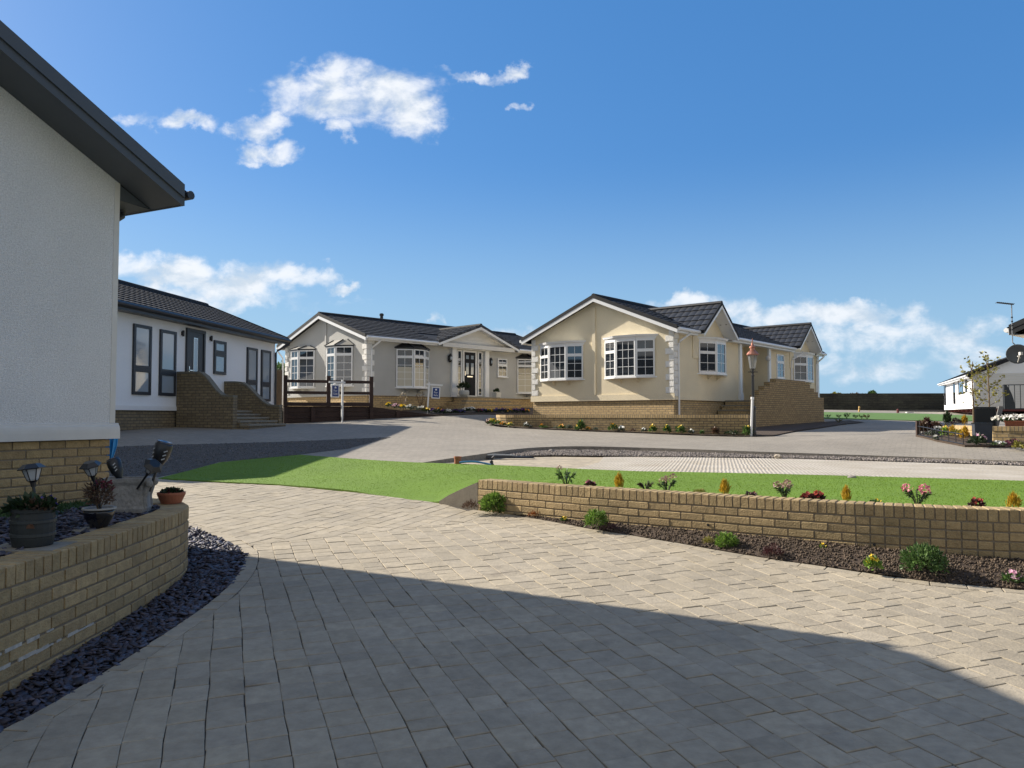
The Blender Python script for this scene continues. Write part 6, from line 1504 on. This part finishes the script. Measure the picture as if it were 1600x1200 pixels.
# in the soil bed below the wall
plant('brown_sprig', 'dry brown sprig beside the lawn corner edging board', 'shrub', inbed(735, 797), 'heather', m=L_brown, h=.11, w=.20)
plant('green_bush', 'round fresh green bush at the left end of the retaining wall', 'bush', inbed(771, 800), 'bush', m=L_green, h=.22, w=.29)
plant('orange_sprig', 'low orange brown sprig in the bed right of the first green bush', 'shrub', inbed(838, 808), 'heather', m=L_orange, h=.10, w=.18)
plant('pansy', 'tiny yellow pansy in the bed left of the second green bush', 'flower', inbed(881, 815), 'clump', m=L_mid, fm=F_yel, nfl=4, fs=.03, h=.06, w=.09)
plant('green_bush', 'second round green bush, behind the purple heather', 'bush', inbed(932, 821), 'bush', m=L_green, h=.155, w=.25)
plant('heather', 'dark purple heather in front of the second green bush', 'shrub', inbed(950, 829), 'heather', m=L_heath, h=.09, w=.24)
plant('grass_tuft', 'pale green wispy seedling left of the small loose green bush', 'grass', inbed(1108, 850), 'heather', m=L_olive, h=.07, w=.12)
plant('green_bush', 'small loose green bush halfway along the bed', 'bush', inbed(1136, 856), 'bush', m=L_green, h=.135, w=.20)
plant('red_shrub', 'low dark red spiky shrub left of the yellow pansies', 'shrub', inbed(1207, 871), 'heather', m=L_red, h=.11, w=.18)
plant('pansy', 'bright yellow pansy left of its neighbour before the dark weep hole', 'flower', inbed(1286, 869), 'clump', m=L_green, fm=F_yel, nfl=9, fs=.036, h=.11, w=.11)
plant('pansy', 'bright yellow pansy between the weep hole and the large green bush', 'flower', inbed(1363, 890), 'clump', m=L_green, fm=F_yel, nfl=9, fs=.038, h=.11, w=.10)
plant('green_bush', 'largest green bush in the bed, casting a long shadow', 'bush', inbed(1445, 892), 'bush', m=L_mid, h=.20, w=.32)
plant('primrose', 'white and pink primrose at the right end of the bed', 'flower', inbed(1584, 913), 'clump', m=L_mid, fm=F_blush, nfl=16, fs=.036, h=.10, w=.14)
# pots
leaves('foliage', 260, (0,0,.195), (.115,.115,.055), L_dark, .055, .03, 1., .3, .6, .3, bpy.data.objects['barrel_pot'], low=-.1, seed=4); blooms('blossom', dome(9, (.05,.02,.20), (.07,.08,.07), 6, .2), .030, F_blue, bpy.data.objects['barrel_pot'], (-.2,-.6,.5)); leaves('seedling', 60, (.05,-.05,.20), (.06,.05,.04), L_brown, .045, .02, 1., .3, .6, .3, bpy.data.objects['barrel_pot'], low=-.1, seed=14)
leaves('foliage', 420, (0,0,.22), (.085,.085,.10), L_brown, .035, .012, .7, .4, .8, .3, pot2, low=-.7, seed=9); s_ = MB()
for k in range(7): a = k*.9; s_.tube([(0,0,.1), (.03*math.cos(a), .03*math.sin(a), .19), (.07*math.cos(a), .07*math.sin(a), .27)], .004, 5, .002)
s_.build('stems', m_bark, pot2, uv=False); leaves('bud', 60, (.03,-.01,.27), (.07,.06,.05), F_maroon, .02, .014, .6, .4, .8, .4, pot2, low=-.5, seed=19)
MB().lathe([(.08,.111), (.001,.114)], (0,0,0), 14).build('soil', m_soil, pot2)
leaves('foliage', 240, (0,0,.085), (.095,.095,.035), L_dark, .028, .02, 1., .6, .6, .3, bowl, low=-.05, seed=3); blooms('blossom', dome(14, (0,0,.085), (.085,.085,.035), 8, .2), .024, F_maroon, bowl)
leaves('foliage', 120, (0,0,.36), (.22,.22,.22), L_dark, .16, .07, 1., .6, .5, .3, gpot, low=0, seed=8); leaves('foliage', 90, (0,0,.26), (.15,.15,.10), L_dark, .10, .05, 1., .5, .5, .3, ppot, low=0, seed=18)
leaves('foliage', 200, (0,0,.11), (.36,.16,.06), L_dark, .07, .04, 1., .3, .6, .3, trough_t, low=-.3, seed=23); blooms('blossom', dome(170, (.0,-.02,.14), (.42,.20,.10), 24, -.05), .062, F_white, trough_t, (-.4,-.4,.6), .5)
# pansies at the foot of the low planter wall: counted from its left tip
cb = Path(offset_path(CW, -.17)); specs = []
def cspot(px, off=0.):
    q = min((abs(800+1200*(p.x/p.y)-px), p) for p in [cb.at(cb.L*(.30+.70*i/500)) for i in range(501)])[1]; return (q.x, q.y, gz(q.x, q.y)+.03)
gp = 'bedding flowers at the foot of the low planter wall'
row = [(763,'mixed',F_cone,.18,.24), (769,'cream',F_yel,.22,.26), (777,'green leaved yellow',F_yel,.18,.26), (786,'orange',F_ora,.14,.26), (797,'yellow',F_yel,.14,.24), (822,'white',F_white,.16,.18), (829,'single white',F_white,.08,.10), (846,'orange',F_ora,.12,.16), (852,'leafy green',None,.10,.18), (868,'leafy grey',None,.10,.18), (878,'orange',F_ora,.16,.24), (889,'leafy grey',None,.16,.20), (903,'yellow',F_yel,.16,.22), (908,'tall yellow',F_yel,.30,.14), (919,'dull orange',F_ora,.10,.16), (931,'leafy grey',None,.12,.16),
       (957,'orange',F_ora,.22,.26), (971,'white',F_white,.16,.20), (989,'leafy brown',None,.10,.2), (1006,'white',F_white,.14,.16), (1019,'golden yellow',F_yel,.24,.18), (1042,'tall yellow',F_yel,.26,.13), (1063,'yellow',F_yel,.26,.22), (1080,'white',F_white,.15,.14), (1096,'pale leafy',None,.14,.10), (1117,'brown leafy',None,.24,.10), (1142,'dark leafy',None,.16,.50), (1184,'golden yellow',F_yel,.28,.20)]
q_ = None
for i, (px, cn, fm_, h_, w_) in enumerate(row):
    loc = cspot(px)
    if i < 5: p0_ = P(px, 664-(i*.2)+i*1.2, 26.3-.12*i); loc = (p0_.x, p0_.y, gz(p0_.x, p0_.y)+.03)
    nxt = 'left tip' if i < 14 else 'lamp post'; k_ = i if i < 14 else len(row)-1-i
    lab = f'{cn} bedding plant by the low planter wall, {ORD[k_]} from its {nxt}' if i < len(row)-1 else 'golden yellow pansy at the foot of the lamp post'
    plant('bedding_flower', lab, 'flower', loc, 'clump', m=(L_grey if 'grey' in cn or 'white' in cn else L_dark if 'dark' in cn else L_brown if 'brown' in cn or cn == 'mixed' else L_mid), fm=fm_, nfl=(9 if fm_ and w_ > .15 else 4), fs=.075, h=h_, w=w_, group=gp, face=(-.5,-.6,.4))
# pansies in the dark bed below the grey bungalow, left to right
gb_ = 'pansies in the bed below the grey bungalow'
cols = [('yellow',F_yel,608,634.5), ('pale pink',F_blush,619,636), ('yellow',F_yel,630,637.5), ('white',F_white,641,638), ('grey leaved',None,647,638.5), ('white',F_white,657,639.5), ('bright yellow',F_yel,666,642.5), ('purple',F_pur,677,643.5), ('peach',F_ora,685,643), ('purple',F_pur,692,645), ('white',F_white,700,644.5), ('dark violet',F_pur,712,645), ('dark violet',F_blue,721,645.5), ('purple and white',F_white,729,641.5), ('white',F_white,737,641), ('plum',F_maroon,748,643.5), ('violet',F_blue,756,643.5), ('lemon',F_yel,764,644), ('bright violet',F_blue,777,643), ('dark purple',F_pur,786,643), ('orange',F_ora,796,644), ('dark purple',F_pur,806,643.5), ('purple',F_pur,815,643.5), ('orange',F_ora,822,644)]
for i, (cn, fm_, px, py) in enumerate(cols):
    Y = 27.6+max(0, (px-640))*.008 if px > 640 else 28.0+(640-px)*.03; q = P(px, py, Y); z_ = float(bz(np.array([q.x]), np.array([q.y]))[0]) if px > 655 else q.z
    if px > 655 and px < 700: Y = 28.35; q = P(px, py, Y)
    if px >= 700: Y = 28.9+(px-700)*.011; q = P(px, py, Y)
    plant('pansy', f'{cn} pansy clump in the grey bungalow bed, {ORD[i]} from its left end', 'flower', (q.x, q.y, q.z-.05), 'clump', m=L_grey if fm_ is None else L_dark, fm=fm_, nfl=14, fs=.085, h=.17, w=.34, group=gb_, face=(-.5,-.6,.4))
for px, py, hh in ((630, 638, .55), (657, 638, .62), (662, 641, .45)):
    q = P(px, py, 28.9); t = thing('dry_stems', {630:'sparse dry seed stems standing left in the grey bungalow bed', 657:'taller cluster of dry seed stems left of the leaning sign', 662:'short dry twigs close beside the leaning sign post'}[px], 'plant', (q.x, q.y, q.z-.05))
    s_ = MB()
    for k in range(7): a = k*.9; s_.tube([(0,0,0), (.10*math.cos(a), .08*math.sin(a), hh*.6), (.17*math.cos(a), .12*math.sin(a), hh*(.8+.04*k))], .008, 4, .004)
    s_.build('stems', L_brown, t, uv=False); leaves('seed_head', 50, (0,0,hh*.85), (.18,.14,.16), leafmat('pale seed', (.34,.27,.16)), .05, .03, .5, .3, .8, .4, t, seed=px)
# young trees, clipped bits of the bed at the right
def sapling(label, loc, h, w, n, seed_):
    t = thing('young_tree', label, 'tree', loc); r = random.Random(seed_); tr_ = MB(); tr_.tube([(0,0,-.1), (.01,0,h*.45), (-.01,0,h*.85), (.02,0,h)], .022, 7, .008); tr_.build('trunk', m_bark, t, uv=False)
    br = MB(); pts = []
    for i in range(13):
        z0 = h*(.34+.045*i); a = i*2.4; e = (math.cos(a)*w*.5*(1-.035*i), math.sin(a)*w*.5*(1-.035*i), z0+h*.17); br.tube([(0,0,z0), (e[0]*.5, e[1]*.5, z0+h*.06), e], .008, 5, .003)
        for k in range(n): f = r.uniform(.35, 1.05); pts.append((e[0]*f+r.gauss(0,.03), e[1]*f+r.gauss(0,.03), z0+(e[2]-z0)*f+r.gauss(0,.03)))
    br.build('branches', m_bark, t, uv=False); V, FA = [], []
    for p in pts:
        d = Vector((r.gauss(0,1), r.gauss(0,1), r.gauss(0,.6))).normalized(); w_ = d.cross(Vector((r.gauss(0,1), r.gauss(0,1), r.gauss(0,1)))).normalized(); l = r.uniform(.06, .10); o_ = len(V); p = Vector(p)
        V += [p, p+d*l*.5+w_*l*.3, p+d*l, p+d*l*.5-w_*l*.3]; FA += [(o_, o_+1, o_+2), (o_, o_+2, o_+3)]
    nmesh('crown', np.array([tuple(v) for v in V]), np.array(FA), L_olive, t); return t
q = P(1521, 667, 17.6); sapling('slim young tree with sparse yellow green leaves before the lodge corner', (q.x, q.y, E-.40), 1.65, .62, 10, 3)
q = P(1546, 660, 18.9); sapling('fuller young tree with olive leaves behind the black framed panel', (q.x, q.y, E-.38), 1.85, .80, 20, 5)
gr = 'plants in the small fenced bed at right'
for (px, py, Y, cn, m_, fm_, kind, h_, w_) in ((1442,679,18.3,'red tipped brown sprig behind the corner post of the low edging',L_brown,None,'heather',.34,.16), (1449,678,18.5,'red and green shrub second from the corner post of the edging',L_red,None,'heather',.40,.18), (1463,668,19.4,'low brown tuft against the back edging',L_brown,None,'clump',.18,.26), (1455,684,17.7,'grey leaved clump at the front of the fenced bed',L_grey,None,'clump',.16,.26), (1466,676,18.2,'pale flowered clump in the middle of the fenced bed',L_grey,F_white,'clump',.20,.3),
        (1477,677,17.9,'yellow green tulip like clump in the fenced bed',L_green,F_yel,'clump',.22,.18), (1480,666,18.8,'dark clipped conifer at the back of the fenced bed',L_dark,None,'conifer',.34,.20), (1488,677,17.6,'golden conifer left of the lime plant in the fenced bed',L_gold,None,'conifer',.25,.15), (1498,678,17.4,'lime green leafy plant in the fenced bed',L_olive,None,'clump',.22,.34), (1508,679,17.1,'golden conifer right of the lime plant in the fenced bed',L_gold,None,'conifer',.26,.15), (1503,688,16.8,'small golden conifer in front of the lime plant',L_gold,None,'conifer',.18,.14), (1507,665,18.6,'golden conifer at the back near the young tree',L_gold,None,'conifer',.24,.14), (1495,665,18.8,'purple brown tuft at the back of the fenced bed',L_heath,None,'heather',.18,.28), (1462,690,17.0,'white flower low at the front edge of the fenced bed',L_grey,F_white,'clump',.10,.12),
        (1529,690,15.8,'pink and white flowering plant before the slate planter',L_dark,F_blush,'clump',.24,.34), (1561,697,15.6,'trailing leafy plant at the foot of the sunlit brick wall',L_mid,F_white,'clump',.10,.40), (1582,692,15.3,'dark purple leaved plant before the sunlit brick wall',L_heath,F_maroon,'clump',.18,.30), (1591,697,15.1,'yellow green clump before the sunlit brick wall',L_olive,None,'clump',.18,.22)):
    q = P(px, py, Y); z_ = gz(q.x, q.y)+.03
    if abs(z_-q.z) > .12: z_ = q.z
    plant('bed_plant', cn, 'plant', (q.x, q.y, z_), kind, m=m_, fm=fm_, nfl=9, fs=.06, h=h_, w=w_, group=gr)
for px, Y, h_, m_, lab in ((1294,36.5,.20,L_dark,'first dark sapling in the row beyond the stepped wall'), (1311,36.8,.20,L_dark,'second dark sapling in the row beyond the stepped wall'), (1323,36.3,.30,L_mid,'third and leafiest sapling in the row beyond the stepped wall'), (1337,36.8,.22,L_dark,'fourth dark sapling in the row beyond the stepped wall'), (1346,36.4,.24,L_mid,'fifth sapling in the row beyond the stepped wall'), (1355,36,.26,L_brown,'last forked sapling of the row beyond the stepped wall'), (1310,31.0,.2,L_olive,'small yellow plant in the dark bed beside the stepped wall')):
    q = P(px, 655, Y); plant('bed_sapling', lab, 'plant', (q.x, q.y, gz(q.x, q.y)), 'shrub', m=m_, h=h_*1.0, w=.32, group='saplings beyond the stepped wall')
for px, py, w_, h_, m_, lab in ((1306,617,1.1,.45,L_olive,'yellow green shrub top showing above the dark boundary wall'), (1338,617,2.2,.35,L_brown,'wide brown shrub top above the dark boundary wall'), (1363,616,.35,.6,L_mid,'thin upright sprig above the dark boundary wall')):
    q = P(px, py, 73); t = thing('boundary_shrub', lab, 'shrub', (q.x, q.y, E+.4)); hh = q.z-E-.4-.32; leaves('foliage', 380, (0,0,hh+h_*.35), (w_*.5,.5,h_*.6), m_, .28, .14, .8, .5, .7, .2, t, low=-.8, seed=px); MB().tube([(0,0,0), (0,0,hh+h_*.3)], .05, 6, .02).build('trunk', m_bark, t, uv=False)
q = P(1342, 640, 60); t = thing('tree_stake', 'short yellow wooden stake on the far lawn', 'stake', (q.x, q.y, gz(q.x, q.y)), .1); MB().prism([(-.05,-.05,0), (.05,-.05,0), (.05,.05,0), (-.05,.05,0)], [(.0,-.05,.45), (.1,-.05,.4), (.1,.05,.4), (.0,.05,.45)]).build('stake', mat('yellow pine', (.42,.27,.08), .7, var=.2, vs=8), t); MB().box(-.02,.12,-.06,.06,.28,.31).build('tie', m_black, t)
q = P(1403, 648, 46); t = thing('red_marker', 'small red marker post on the far lawn', 'marker', (q.x, q.y, gz(q.x, q.y))); MB().lathe([(.07,0), (.07,.2), (.04,.24)], (0,0,0), 10).build('post', m_red, t); MB().box(.5,.9,-.1,.1,.0,.06).build('base_block', m_trimg, t)
# trees between the white and grey bungalows
for i, (px, py, Y, w_, h_, m_, lab) in enumerate(((437,590,38,1.5,1.6,L_mid,'green bush rising behind the picket fence'), (444,585,44,1.6,1.4,L_green,'lighter tree top beyond the picket fence beside the grey bungalow'))):
    q = P(px, py, Y); t = thing('background_tree', lab, 'tree', (q.x, q.y, E+.3)); hh = q.z-E-.3; leaves('crown', 1500, (0,0,hh-.1), (w_*.5,w_*.5,h_*.55), m_, .16, .10, .8, .3, .8, .15, t, low=-.9, seed=40+i); MB().tube([(0,0,-.2), (.03,0,hh*.6), (0,0,hh)], .09, 7, .04).build('trunk', m_bark, t, uv=False)
